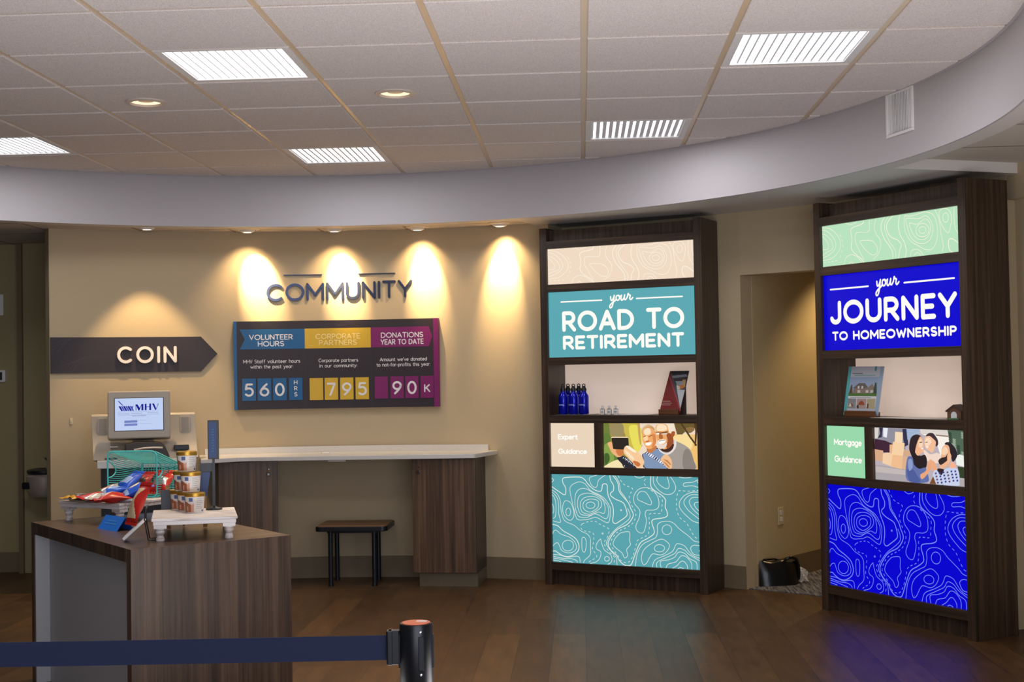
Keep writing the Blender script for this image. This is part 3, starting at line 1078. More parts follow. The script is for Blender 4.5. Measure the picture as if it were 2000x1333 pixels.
# main ceiling: lay-in tiles hang a little below the tees
LIGHT_CELLS = [(-3, 0), (1, 0), (0, 3), (-3, 4), (-6, 3)]
DOWNLIGHT_CELLS = {(-4, 1): (-2.128, 6.455), (-2, 1): (-0.879, 6.412)}
mb = MB()
for i in range(-14, 11):
    for j in range(-15, 8):
        if (i, j) in LIGHT_CELLS:
            continue
        x0, y0 = GX + i * TP, GY + j * TP
        near = min(math.hypot(max(x0 - CX, 0, CX - x0 - TP), max(y0 - CY, 0, CY - y0 - TP)), 99)
        if y0 + TP > CY - 1.3 and near > R_FASCIA + 0.06:
            continue
        hole = DOWNLIGHT_CELLS.get((i, j))
        if hole:
            # a tile with a round hole for the downlight
            a0, a1, b0, b1 = x0 + .014, x0 + TP - .014, y0 + .014, y0 + TP - .014
            z0 = Z_CEIL - .0085
            cs_ = [(a0, b0), (a1, b0), (a1, b1), (a0, b1)]
            nh = 32
            ring = mb.pts([(hole[0] + .078 * math.cos(2 * math.pi * q / nh), hole[1] + .078 * math.sin(2 * math.pi * q / nh), z0) for q in range(nh)])
            cor = mb.pts([(x, y, z0) for x, y in cs_] + [(x, y, z0 + .014) for x, y in cs_])
            for q in range(nh):
                # corner facing this step of the ring: 0..7 -> upper right, and so on
                c_ = cor + {0: 2, 1: 3, 2: 0, 3: 1}[q // 8]
                mb.face((ring + q, ring + (q + 1) % nh, c_))
            for q, (c_, d_) in ((0, (1, 2)), (8, (2, 3)), (16, (3, 0)), (24, (0, 1))):
                mb.face((ring + q, cor + d_, cor + c_))
            for q in range(4):
                mb.face((cor + q, cor + (q + 1) % 4, cor + 4 + (q + 1) % 4, cor + 4 + q))
            continue
        # tile body with a small chamfer to its face
        a0, a1, b0, b1 = x0 + 0.014, x0 + TP - 0.014, y0 + 0.014, y0 + TP - 0.014
        z0, z1 = Z_CEIL - 0.0085, Z_CEIL + 0.006
        k = mb.pts([(a0 + .003, b0 + .003, z0), (a1 - .003, b0 + .003, z0), (a1 - .003, b1 - .003, z0), (a0 + .003, b1 - .003, z0),
                    (a0, b0, z0 + .003), (a1, b0, z0 + .003), (a1, b1, z0 + .003), (a0, b1, z0 + .003),
                    (a0, b0, z1), (a1, b0, z1), (a1, b1, z1), (a0, b1, z1)])
        mb.face((k + 3, k + 2, k + 1, k))
        for lo, hi in ((0, 4), (4, 8)):
            for q in range(4):
                mb.face((k + lo + q, k + lo + (q + 1) % 4, k + hi + (q + 1) % 4, k + hi + q))
        mb.face((k + 8, k + 9, k + 10, k + 11))
tag(mb.build('ceiling', M['tile']), kind='structure')
mb = MB()
for i in range(-14, 12):
    x = GX + i * TP
    mb.box(x - 0.018, x + 0.018, GY - 15 * TP, 9.3, Z_CEIL, Z_CEIL + 0.03)
for j in range(-15, 9):
    y = GY + j * TP
    mb.box(GX - 14 * TP, GX + 11 * TP, y - 0.018, y + 0.018, Z_CEIL + 0.0005, Z_CEIL + 0.029)
tag(mb.build('trim_1', M['tee']), kind='structure')

# round drop: fascia, plaster band, lower ceilings
arc_wall('ceiling_fascia', -25, 195, R_FASCIA, R_FASCIA + 0.012, Z_SOFFIT, Z_CEIL + 0.06, M['fascia'], 110)
arc_wall('ceiling_band', -25, 195, R_FASCIA + 0.0121, R_RING, Z_SOFFIT, Z_SOFFIT + 0.03, M['soffit'], 110)
arc_wall('ceiling_soffit', 22.0, 70.5, R_RING, R_MID + 0.4, Z_SOFFIT, Z_SOFFIT + 0.056, M['soffit'], 40)
arc_wall('ceiling_lower', 70.5, 195, R_RING, 6.6, Z_SOFFIT + 0.012, Z_SOFFIT + 0.05, M['tile2'], 60)
arc_wall('ceiling_pocket', -25, 22.0, R_RING, 6.0, Z_SOFFIT + 0.056, Z_SOFFIT + 0.08, M['tile2'], 30)
# thin reveal where the fascia board meets the tiles
arc_wall('trim_2', -25, 195, R_FASCIA - 0.012, R_FASCIA, Z_CEIL - 0.012, Z_CEIL + 0.002, M['fascia'], 110)

# curved wall with the signs
TH_L = 122.75
arc_wall('wall_main', 69.0, TH_L, R_WALL, R_WALL + 0.13, 0, Z_SOFFIT + 0.03, M['wall'], 60)
arc_wall('baseboard_main', 69.0, TH_L, R_WALL - 0.007, R_WALL, 0, 0.15, M['base'], 60)
arc_wall('wall_main_return', 69.0, 69.8, R_WALL + 0.13, R_WALL + 0.42, 0, Z_SOFFIT + 0.03, M['wall'], 2)
# wall behind the towers, the opening between them and its header
TH_J, TH_J2 = 49.6, 36.5


def r_mid(off):
    return lambda t: 4.03 + max(0.0, TH_J - t) * 0.0078 + off


arc_wall('wall_mid', TH_J, 69.4, r_mid(0), r_mid(0.13), 0, Z_SOFFIT + 0.02, M['wall'], 14)
arc_wall('baseboard_mid', TH_J, 69.0, r_mid(-0.007), r_mid(0), 0, 0.15, M['base'], 14)
arc_wall('wall_header', TH_J2, TH_J, r_mid(0), r_mid(0.13), 2.05, Z_SOFFIT + 0.02, M['wall'], 14)
arc_wall('wall_right', 23.2, TH_J2, r_mid(0), r_mid(0.13), 0, Z_SOFFIT + 0.02, M['wall'], 10)
arc_wall('wall_right_header', -12, 23.2, 4.238, 4.38, 2.33, Z_SOFFIT + 0.1, M['wall'], 16)
arc_wall('wall_right_recess', -12, 23.2, 4.29, 4.45, 0, 2.34, M['wall'], 16)
arc_wall('baseboard_right', -12, 23.2, 4.283, 4.29, 0, 0.15, M['base'], 16)

# hallway behind the opening
J = Vector((1.05, 8.752, 0))
E1 = Vector((0.593, 0.805, 0)).normalized()      # along the hall wall, away from us
E2 = Vector((E1.y, -E1.x, 0))                     # across the hall


def slab(name, m, p, d, length, thick, z0, z1):
    mb = MB()
    n2 = Vector((-d.y, d.x, 0)) * thick
    a, b = p, p + d * length
    q = [a, b, b + n2, a + n2]
    mb.prism([(v.x, v.y) for v in q], z0, z1)
    return tag(mb.build(name, m), kind='structure')


slab('wall_hall', M['hallwall'], J + E1 * 0.128 + E2 * 0.012, E1, 2.6, 0.12, 0, 2.45)
slab('baseboard_hall', M['base'], J + E1 * 0.128 + E2 * 0.019, E1, 2.6, 0.006, 0, 0.15)
slab('wall_hall_end', M['hallwall'], J + E1 * 2.6 + E2 * 1.6, -E2, 1.7, 0.12, 0, 2.45)
slab('wall_hall_far', M['hallwall'], J + E1 * 2.6 + E2 * 1.45, -E1, 2.4, 0.12, 0, 2.45)
mb = MB()
q = [J + E1 * 0.10 - E2 * 0.1, J + E1 * 0.10 + E2 * 1.6, J + E1 * 2.7 + E2 * 1.6, J + E1 * 2.7 - E2 * 0.1]
mb.prism([(v.x, v.y) for v in q], 2.452, 2.5)
tag(mb.build('ceiling_hall', M['soffit']), kind='structure')
mb = MB()
q = [Vector(pol(TH_J, 4.06)), Vector(pol(44, 4.11)), Vector(pol(38, 4.15)), Vector(pol(TH_J2, 4.17)),
     J + E1 * 2.5 + E2 * 1.4, J + E1 * 2.5 + E2 * 0.02, J + E1 * 0.13 + E2 * 0.02]
mb.prism([(v.x, v.y) for v in q], 0.0005, 0.006)
tag(mb.build('floor_carpet', M['carpet']), kind='structure')

# passage at the far left, beyond the end of the curved wall
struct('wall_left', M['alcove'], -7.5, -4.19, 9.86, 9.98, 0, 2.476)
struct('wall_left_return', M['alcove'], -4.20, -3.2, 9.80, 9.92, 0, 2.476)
struct('trim_3', M['base'], -4.222, -4.188, 9.772, 9.86, 0.0, 2.474)
struct('baseboard_left', M['base'], -7.5, -4.222, 9.852, 9.86, 0, 0.15)
# light sources of the hall and the passage
h = J + E1 * 1.25 + E2 * 0.50
spot('hall_downlight', (h.x, h.y, 2.40), (h.x - 0.05, h.y + 0.03, 0), 55, WARM, 112, 0.6, 0.04)

# ------------------------------------------------------------------ ceiling fixtures
def make_troffer(i, j, label, lw=.0135):
    t = thing('ceiling_light', label, 'ceiling light', (GX + (i + 0.5) * TP, GY + (j + 0.5) * TP, Z_CEIL), 0, 'louvred fluorescent ceiling lights')
    h = TP / 2 - 0.014
    fr = MB()
    for a0, a1, b0, b1 in ((-h, h, -h, -h + .022), (-h, h, h - .022, h), (-h, -h + .034, -h + .022, h - .022), (h - .034, h, -h + .022, h - .022)):
        fr.box(a0, a1, b0, b1, -0.006, 0.05)
    fr.build('frame', M['white'], t)
    boxobj('lamp_tray', M['white'], t, -h, h, -h, h, 0.05, 0.06)
    tb = MB()
    for k in range(14):
        x = -h + .034 + (2 * h - .068) * (k + 0.5) / 14
        tb.box(x - lw, x + lw, -h + .026, h - .026, 0.004, 0.016)
    tb.build('lamp', M['tube'], t)  # strips imitate bulb reflections in the louver cells, width set per fitting
    lv = MB()
    for k in range(15):
        x = -h + .034 + (2 * h - .068) * k / 14
        lv.box(x - 0.019 + lw, x + 0.019 - lw, -h + .022, h - .022, 0.003, 0.02)
    for k in range(1, 14):
        y = -h + .022 + (2 * h - .044) * k / 14
        lv.box(-h + .034, h - .034, y - 0.0014, y + 0.0014, 0.006, 0.018)
    lv.build('louver', M['louver'], t)
    return t


make_troffer(-3, 0, 'large louvred ceiling light at upper left, above the two round downlights', .0165)
make_troffer(1, 0, 'louvred ceiling light at upper right, nearest the fascia air vent', .0150)
make_troffer(0, 3, 'striped louvred ceiling light above the teal retirement tower, against the curved fascia', .0085)
make_troffer(-3, 4, 'small louvred ceiling light above the community lettering', .0135)
make_troffer(-6, 3, 'louvred ceiling light cut off by the left picture edge', .0140)


def make_can(name, label, loc, group, tilt=0.0):
    t = thing(name, label, 'downlight', loc, 0, group)
    rg = MB()
    rg.lathe([(0.100, 0.0), (0.100, -0.006), (0.078, -0.010), (0.072, 0.0)], 32, cap=False)
    rg.build('trim_ring', M['trimring'], t, smooth=40)
    cn = MB()
    cn.lathe([(0.073, -0.001), (0.062, 0.07)], 32, cap=False)
    cn.build('reflector', M['canlit'], t, smooth=40)
    lp = MB()
    lp.lathe([(0.0, 0.004), (0.038, 0.004), (0.044, 0.010), (0.044, 0.05)], 24, cap=False)
    lp.build('lamp', M['can'], t, smooth=60)
    return t


make_can('ceiling_downlight', 'round recessed downlight in the ceiling tiles, left one of two', (-2.128, 6.455, Z_CEIL - 0.009), 'round ceiling downlights')
make_can('ceiling_downlight', 'round recessed downlight in the ceiling tiles, right one of two', (-0.879, 6.412, Z_CEIL - 0.009), 'round ceiling downlights')
for x, y in ((-2.128, 6.455), (-0.879, 6.412)):
    spot('downlight_beam', (x, y, Z_CEIL - 0.02), (x, y, 0), 75, WARM, 84, 1.0, 0.04)


def make_eyeball(label, loc, aim):
    t = thing('accent_light', label, 'accent light', loc, 0, 'eyeball lights over the sign wall')
    rg = MB()
    rg.lathe([(0.082, 0.0), (0.082, -0.004), (0.062, -0.008), (0.058, 0.0)], 28, cap=False)
    rg.build('trim_ring', M['trimring'], t, smooth=40)
    eb = MB()
    eb.lathe([(0.058, 0.0), (0.052, -0.014), (0.036, -0.024), (0.030, -0.024)], 24, cap=False)
    eb.build('eyeball', M['white'], t, smooth=60)
    lp = MB()
    lp.lathe([(0.0, -0.020), (0.030, -0.022)], 20, cap=False)
    lp.build('lamp', M['halogen'], t)
    return t


ACC = [((-2.928, 8.874), 'small eyeball light over the COIN arrow sign, leftmost of the row', (-3.02, 9.15, 1.55)),
       ((-2.317, 9.185), 'small eyeball light over the first letters of the community sign', (-2.289, 9.40, 2.135)),
       ((-1.717, 9.263), 'small eyeball light over the middle of the community sign', (-1.686, 9.47, 2.128)),
       ((-1.132, 9.287), 'small eyeball light over the last letters of the community sign', (-1.091, 9.44, 2.150)),
       ((-0.545, 9.182), 'small eyeball light beside the retirement tower, rightmost of the row', (-0.526, 9.33, 2.13))]
for k, ((x, y), lb, aim) in enumerate(ACC):
    make_eyeball(lb, (x, y, Z_SOFFIT + 0.012), aim)
    if k == 0:
        spot('accent_beam', (x, y, Z_SOFFIT - 0.015), (x - .02, y + .05, 1.0), 70, WARM, 72, 0.45, 0.02)
    else:
        spot('accent_beam', (x, y, Z_SOFFIT - 0.015), (aim[0], aim[1], aim[2] - .01), 190, WARM, 47, 0.85, 0.012)
        spot('accent_spill', (x, y, Z_SOFFIT - 0.02), (x + 0.30 * (x - CX) / 3.6, y + 0.30 * (y - CY) / 3.6, 1.75), 22, WARM, 96, 1.0, 0.02)

# air vent in the fascia
th = 17.5
v = thing('air_vent', 'white slatted air vent set in the curved fascia at upper right', 'vent', pol(th, R_FASCIA, 2.70), R(th - 90))
# local: x to the viewer's left..right along the fascia, y outwards
fr = MB()
for a in ((-.125, .125, .098, .112), (-.125, .125, -.112, -.098), (-.125, -.108, -.098, .098), (.108, .125, -.098, .098)):
    fr.box(a[0], a[1], -0.012, 0.0, a[2], a[3])
fr.build('frame', M['white'], v, bevel=0.002)
boxobj('duct', M['black'], v, -.11, .11, -0.001, 0.0, -.10, .10)
sl = MB()
for k in range(15):
    x = -.108 + .216 * (k + .5) / 15
    sl.box(x - .0016, x + .0016, -.0065, -.001, -.098, .098)
sl.build('slats', M['white'], v)

# ------------------------------------------------------------------ signs on the curved wall
def on_wall(th0, off):
    """drawing plane wrapped round the wall: x runs right, y up, d out into the room"""
    def f(q):
        t = th0 - math.degrees(q.x / R_WALL)
        return Vector(pol(t, R_WALL - off - q.z, q.y))
    return f


def strip(mb, x0, x1, y0, y1, d0, d1, mt=0, n=12):
    """a solid strip that follows the wall"""
    for k in range(n):
        a, b = x0 + (x1 - x0) * k / n, x0 + (x1 - x0) * (k + 1) / n
        i = mb.pts([(a, y0, d1), (b, y0, d1), (b, y1, d1), (a, y1, d1), (a, y0, d0), (b, y0, d0), (b, y1, d0), (a, y1, d0)])
        mb.face((i, i + 1, i + 2, i + 3), mt)
        mb.face((i + 4, i + 7, i + 6, i + 5), mt)
        mb.face((i + 3, i + 2, i + 6, i + 7), mt)
        mb.face((i, i + 4, i + 5, i + 1), mt)
        if k == 0:
            mb.face((i, i + 3, i + 7, i + 4), mt)
        if k == n - 1:
            mb.face((i + 1, i + 5, i + 6, i + 2), mt)


# COIN arrow
cs = thing('arrow_sign', 'dark arrow sign reading COIN, pointing right on the curved wall', 'sign')
mb = MB()
mb.T = on_wall(122.70, 0.001)
strip(mb, 0.0, 1.013, 1.487, 1.732, 0.0, 0.012, 0, 20)
i = mb.pts([(1.013, 1.487, .012), (1.1265, 1.6095, .012), (1.013, 1.732, .012), (1.013, 1.487, 0), (1.1265, 1.6095, 0), (1.013, 1.732, 0)])
mb.face((i, i + 1, i + 2)); mb.face((i, i + 3, i + 4, i + 1)); mb.face((i + 1, i + 4, i + 5, i + 2))
mb.build('arrow_panel', M['sign_dark'], cs)
mb = MB()
mb.T = on_wall(122.70, 0.001)
for k in range(5):
    mb.ribbon(spline([(0.004, 1.60 + k * .022), (0.05 + k * .012, 1.625 + k * .022), (0.085 + k * .016, 1.70 + k * .006), (0.095 + k * .022, 1.728)], n=5), 0.0022, 0, 0.0125, 0, 0)
    mb.ribbon(spline([(0.02 + k * .03, 1.49), (0.07 + k * .03, 1.535 + k * .006), (0.16 + k * .02, 1.56 + k * .010), (0.24 + k * .04, 1.548 + k * .014)], n=5), 0.0022, 0, 0.0125, 0, 0)
mb.build('contour_lines', M['sign_line'], cs)
for k, c in enumerate('COIN'):
    mb = MB()
    mb.T = on_wall(122.70, 0.001)
    put_text(mb, 'COIN', 0.4395, 1.549, 0.118, 0.0195, 0.4055, 0.42, d=0.012, dep=0.022, only=k)
    mb.build('letter', M['letterwhite'], cs, bevel=0.0)

# COMMUNITY lettering
cm = thing('wall_lettering', 'raised steel-blue letters reading COMMUNITY with two thin rules above', 'lettering')
for k in range(9):
    mb = MB()
    mb.T = on_wall(100.3, 0.0)
    put_text(mb, 'COMMUNITY', 0.0, 1.978 + 0.0016 * k, 0.125, 0.0175, 1.05, 0.26, d=0.001, dep=0.011, only=k)
    mb.build('letter', M['letterblue'], cm)
for a, b in ((98.43, 94.27), (90.29, 86.22)):
    mb = MB()
    mb.T = on_wall(a, 0.0)
    strip(mb, 0.0, R(a - b) * R_WALL, 2.1625, 2.1685, 0.002, 0.012, 0, 6)
    mb.build('rule', M['letterblue'], cm)

# the numbers board
bd = thing('numbers_board', 'wide dark board of volunteer hours, corporate partners and donation figures', 'sign')
BW, B0, B1 = 1.470, 1.208, 1.835
BH = B1 - B0
WT = on_wall(103.82, 0.0)


def wmb():
    m_ = MB()
    m_.T = WT
    return m_


def bx(u):
    return u * BW


def by(v):
    return B1 - v * BH


mb = wmb()
strip(mb, 0.0, BW, B0, B1, 0.0, 0.040, 0, 30)
mb.build('board_panel', M['sign_dark'], bd)
mb = wmb()
strip(mb, -0.002, bx(.0135), B0 - .0005, B1 + .0005, 0.0, 0.0412, 0, 1)
mb.build('edge_band', M['sign_blue'], bd)
mb = wmb()
strip(mb, bx(.978), BW + 0.002, B0 - .0005, B1 + .0005, 0.0, 0.0412, 0, 1)
mb.build('edge_band', M['sign_magenta'], bd)
mb = wmb()
D = 0.0404
for k in range(6):
    mb.ribbon(spline([(bx(.36 + .012 * k), by(.005)), (bx(.40 + .010 * k), by(.05 + .004 * k)), (bx(.46), by(.03 + .008 * k)), (bx(.54 - .008 * k), by(.06)), (bx(.60 - .012 * k), by(.005))], n=5), .0014, 0, D, 0, 0)
    r_ = .012 + .012 * k
    mb.ribbon([(bx(.50) + p[0] * 1.4, max(B0 + .004, by(.95) + p[1])) for p in arc(0, 0, r_, r_, 0, 360, 18)], .0014, 0, D, 0, 0)
for u in (.342, .6665):
    mb.ribbon([(bx(u), B0), (bx(u), B1)], .0012, 0, D, 0, 0)
mb.build('contour_lines', M['sign_line'], bd)


def flag(us, m_, nm):
    q = wmb()
    u0, u1, n0, n1 = us
    n = 10
    # outline cut into slices so that it follows the wall
    for k in range(n):
        a, b = u0 + (u1 - u0) * k / n, u0 + (u1 - u0) * (k + 1) / n
        q.poly([(bx(a), by(.317), D + .0004), (bx(b), by(.317), D + .0004), (bx(b), by(.09), D + .0004), (bx(a), by(.09), D + .0004)])
    if n0:   # swallow-tail
        q.poly([(bx(u0 - n0), by(.317), D + .0004), (bx(u0), by(.317), D + .0004), (bx(u0), by(.2035), D + .0004)])
        q.poly([(bx(u0 - n0), by(.09), D + .0004), (bx(u0), by(.2035), D + .0004), (bx(u0), by(.09), D + .0004)])
    if n1:   # arrow tip
        q.poly([(bx(u1), by(.317), D + .0004), (bx(u1 + n1), by(.2035), D + .0004), (bx(u1), by(.09), D + .0004)])
    q.build(nm, M[m_], bd)


flag((.052, .342, .024, 0), 'sign_blue', 'header_flag')
flag((.342, .6660, 0, 0), 'sign_yellow', 'header_flag')
flag((.6668, .955, 0, .018), 'sign_magenta', 'header_flag')
for m_, lines in (('sign_text', (('VOLUNTEER', .178, .212, .211), ('HOURS', .178, .287, .127))),
                  ('sign_text_y', (('CORPORATE', .504, .213, .220), ('PARTNERS', .504, .284, .187))),
                  ('sign_text', (('DONATIONS', .822, .212, .211), ('YEAR TO DATE', .822, .289, .215)))):
    for tx, cu, v_, wd in lines:
        q = wmb()
        put_text(q, tx, bx(cu), by(v_), .0385, .0062, wd * BW, .26, 'c', 0, D + .0010)
        q.build('heading_text', M[m_], bd)
for cu, tx, v_, wd in ((.181, 'MHV Staff volunteer hours', .477, .275), (.181, 'within the past year:', .537, .208),
                       (.505, 'Corporate partners', .477, .195), (.505, 'in our community:', .537, .187),
                       (.827, "Amount we've donated", .478, .235), (.827, 'to not-for-profits this year:', .538, .27)):
    q = wmb()
    put_text(q, tx, bx(cu), by(v_), .0265, .0034, wd * BW, .16, 'c', 0, D + .0006)
    q.build('caption_text', M['sign_text'], bd)
for (u0s, m_, v0, v1, tx) in (((.037, .111, .185, .2625), 'sign_blue', .648, .90, '560H'), ((.363, .436, .512, .588), 'sign_yellow', .655, .905, ' 795'),
                              ((.683, .761, .835, .911), 'sign_magenta', .65, .90, ' 90K')):
    for k, u0 in enumerate(u0s):
        q = wmb()
        strip(q, bx(u0), bx(u0 + .0655), by(v1), by(v0), .0402, .0440, 0, 2)
        tile = q.build('number_tile', M[m_], bd)
        c = tx[k]
        if c == ' ':
            continue
        q = wmb()
        cxu = bx(u0 + .0328)
        if c == 'H':
            for e, ch in enumerate('HRS'):
                put_text(q, ch, cxu, by(v0 + .075 + .068 * e), .030, .0052, None, .2, 'c', 0, .0446)
        elif c == 'K':
            put_text(q, ch if False else 'K', cxu, by(v0 + .185), .056, .0095, None, .2, 'c', 0, .0446)
        else:
            put_text(q, c, cxu, by(v0 + .205), .094, .0145, None, .2, 'c', 0, .0446)
        q.build('numeral', M['sign_text'], tile)

# small switch plate at the left end of the wall
sw = MB()
sw.T = on_wall(120.66, 0.0)
sw.box(-.009, .009, 1.138, 1.182, 0.0, 0.005)
sw.box(-.004, .004, 1.152, 1.170, 0.005, 0.008)
tag(sw.build('wall_sensor', M['ivory']), 'small pale sensor plate on the wall left of the coin machine', 'sensor')

# ------------------------------------------------------------------ far left passage
t = thing('thermostat', 'small white thermostat with dark display on the dim passage wall', 'thermostat', (-4.385, 9.86, 1.48))
boxobj('case', M['white'], t, -.045, .035, -.022, 0, -.045, .045, bevel=.004)
boxobj('display', M['lcd'], t, -.035, .015, -.0235, -.022, -.03, .03)
t = thing('wall_plaque', 'pale plaque cut by the left picture edge, high on the passage wall', 'plaque', (-4.43, 9.86, 2.02))
boxobj('panel', M['white'], t, -.06, .066, -.012, 0, -.08, .08, bevel=.003)
t = thing('drinking_fountain', 'steel wall drinking fountain half hidden behind the end of the curved wall', 'drinking fountain', (-4.00, 9.80, .60))
mb = MB()
mb.T = lambda q: Vector((q.x * .95, -abs(q.y) * 1.25 if q.y < 0 else 0, q.z))
mb.lathe([(0.05, -.03), (.13, -.02), (.155, .03), (.16, .10), (.165, .13), (.15, .145)], 40)
mb.build('basin', M['steel'], t, smooth=40)
mb = MB()
mb.T = lambda q: Vector((q.x * .95, -abs(q.y) * 1.25 if q.y < 0 else 0, q.z))
mb.lathe([(.15, .1455), (.158, .16), (.155, .175), (.10, .185), (.05, .18)], 40)
mb.build('rim', M['blackmetal'], t, smooth=40)
boxobj('push_button', M['black'], t, -.14, -.06, -.165, -.13, .04, .09, bevel=.006)
mb = MB()
mb.tube([(.02, -.07, .17), (.02, -.07, .22), (.02, -.075, .25), (.01, -.10, .265)], .007, 8)
mb.lathe([(.016, .175), (.016, .19), (.010, .20)], 12, c=(.02, -.07))
mb.build('spout', M['chrome'], t, smooth=40)

# ------------------------------------------------------------------ counter against the curved wall
def wall_pt(x, off=0.0):
    r = R_WALL - off
    return (x, CY + math.sqrt(r * r - (x - CX) ** 2))


ct = thing('worktop', 'long white quartz worktop along the curved wall', 'worktop')
front = [(-2.70, wall_pt(-2.70, .004)[1]), (-2.640, 9.06), (-2.530, 8.72), (-2.33, 8.91), (-2.25, 8.925), (-0.745, 8.925)] + [(-0.735 + .018 * math.sin(R(a)), 8.945 - .02 * math.cos(R(a))) for a in (0, 30, 60)] + [(-0.595, wall_pt(-0.595, .004)[1])]
back = [wall_pt(-0.595 - (2.66 - 0.595) * k / 24, .004) for k in range(1, 25)]
mb = MB()
mb.prism(front + back, 0.867, 0.896)
mb.build('top', M['quartz'], ct, bevel=.003)
mb = MB()
A = [wall_pt(-0.66 - (2.66 - 0.66) * k / 24, .004) for k in range(25)]
Bq = [wall_pt(-0.66 - (2.66 - 0.66) * k / 24, .018) for k in range(25)]
mb.prism(A + Bq[::-1], 0.8965, 0.938)
mb.build('backsplash', M['quartz'], ct)
mb = MB()
mb.lathe([(.032, .8965), (.032, .901), (.026, .902)], 20, c=(-1.80, 9.26))
mb.build('cable_grommet', M['white'], ct, smooth=40)
boxobj('bracket', M['steel'], ct, -1.72, -1.60, 8.935, 9.2, .857, .867)


def cabinet(name, label, loc, rot, w, dpt, lock_u, left_hidden=False):
    c = thing(name, label, 'cabinet', loc, rot, 'cabinets under the worktop')
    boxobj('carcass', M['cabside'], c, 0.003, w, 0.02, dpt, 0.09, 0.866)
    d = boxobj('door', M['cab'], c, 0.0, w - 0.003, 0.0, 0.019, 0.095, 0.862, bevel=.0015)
    k = MB()
    k.T = Matrix.Translation((lock_u, 0, .775)) @ Matrix.Rotation(R(90), 4, 'X')
    k.lathe([(.013, -.002), (.013, .012), (.009, .016), (.004, .016)], 16)
    k.build('lock', M['chrome'], d, smooth=40)
    k = MB()
    k.T = Matrix.Translation((lock_u + .002, 0, .808)) @ Matrix.Rotation(R(90), 4, 'X')
    k.lathe([(.006, -.001), (.005, .003)], 10)
    k.build('stud', M['chrome'], d, smooth=40)
    kk = MB()
    kk.box(0.035, w, 0.035, dpt, 0.0, 0.089)
    kk.box(.20, .2025, .0342, .035, 0.0, .089)
    kk.build('toe_kick', M['kick'], c)
    return c


cabinet('base_cabinet', 'walnut cabinet carrying the right end of the worktop, beside the stool', (-1.158, 8.985, 0), R(-5.5), .436, .40, .045)
cabinet('base_cabinet', 'walnut cabinet carrying the left end of the worktop, behind the snack table', (-2.468, 8.912, 0), R(13), .395, .40, .335)

# stool
st = thing('stool', 'low black-legged stool with brown rectangular seat under the worktop', 'stool', (-1.583, 9.19, 0), R(-.5))
mb = MB()
mb.prism(rounded(-.247, .247, -.192, .205, .035), .376, .409)
mb.build('seat_edge', M['black'], st, bevel=.004)
mb = MB()
mb.prism(rounded(-.239, .239, -.184, .197, .028), .409, .4115)
mb.build('seat', M['stool'], st)
for sx, sy in ((-.150, -.140), (.152, -.140), (-.157, .128), (.137, .128)):
    mb = MB()
    mb.lathe([(.0, 0), (.019, 0), (.019, .02), (.0165, .022), (.0165, .376)], 16, c=(sx, sy))
    mb.build('leg', M['blackmetal'], st, smooth=40)
boxobj('crossbar', M['blackmetal'], st, -.17, .17, -.155, -.125, .362, .376)
boxobj('crossbar', M['blackmetal'], st, -.17, .17, .113, .143, .362, .376)

# ------------------------------------------------------------------ coin counting machine
cmn = thing('coin_machine', 'beige coin counting machine with lit screen beneath the COIN arrow', 'coin machine', (-2.875, 8.60, 0), R(18))
boxobj('base_cabinet', M['navy'], cmn, -.27, .30, .0, .34, 0.0, .858)
boxobj('ledge', M['quartz'], cmn, -.292, .30, -.045, .10, .860, .912, bevel=.004)
# shell: side profile (y, z), curves out towards the ledge
prof = [(.33, .885), (.33, 1.19), (.31, 1.206), (.20, 1.208), (.185, 1.195), (.165, 1.10), (.135, 1.02), (.085, .965), (.02, .93), (-.02, .918), (-.02, .9125)]
mb = MB()
rows = []
for p_ in prof:
    k = 1.0 - max(0.0, min(1.0, (p_[1] - .92) / .29))
    rows.append(mb.pts([(x * .335 + (.012 * k if x > 0 else .018 * k * k), p_[0], p_[1]) for x in (-1, 1)]))
for a, b in zip(rows, rows[1:]):
    mb.face((a, a + 1, b + 1, b))
mb.face([r_ for r_ in rows])
mb.face([r_ + 1 for r_ in rows[::-1]])
mb.face((rows[-1], rows[-1] + 1, rows[0] + 1, rows[0]))
mb.build('housing', M['beige'], cmn, smooth=30, bevel=.006)
hd = MB()
hd.T = Matrix.Translation((-.027, .07, 1.200)) @ Matrix.Rotation(R(-9), 4, 'X')
hd.prism(rounded(-.199, .199, -.158, .158, .012), -.03, .075, plane='xz')
head = hd.build('monitor', M['beige'], cmn, bevel=.008)
mb = MB()
mb.box(-.06, .06, .10, .20, 1.10, 1.20)
mb.build('monitor_arm', M['beigedark'], cmn)
SM = Matrix.Translation((-.027, .07, 1.200)) @ Matrix.Rotation(R(-9), 4, 'X') @ Matrix.Translation((0, -.0305, 0)) @ Matrix.Rotation(R(90), 4, 'X')
sc_ = MB()
sc_.T = SM
sc_.box(-.158, .158, -.108, .113, -.001, .0005)
sc_.build('bezel_gap', M['beigedark'], head)
sc_ = MB()
sc_.T = SM
sc_.box(-.153, .153, -.104, .109, 0.0005, .0012)
scr = sc_.build('screen', M['screen'], head)


def sx_(px):
    return -.153 + (px - 20) / (1290 - 20) * .306


def sy_(py):
    return .109 - (py - 150) / (1050 - 150) * .213


def spoly(mb_, ps, mt=0, d=.0016):
    mb_.poly([(sx_(a), sy_(b), d) for a, b in ps], mt)


mb = MB()
mb.T = SM
# emblem: a curved stem over a banded slanting hull
spoly(mb, [(95, 225), (135, 225), (180, 280), (250, 352), (205, 345), (140, 275)], 1)
for k in range(6):
    x = 115 + k * 58
    spoly(mb, [(x, 372), (x + 48, 366), (x + 118, 505), (x + 72, 505)], 1 if k % 2 else 2)
spoly(mb, [(455, 390), (515, 368), (490, 400), (500, 440)], 2)
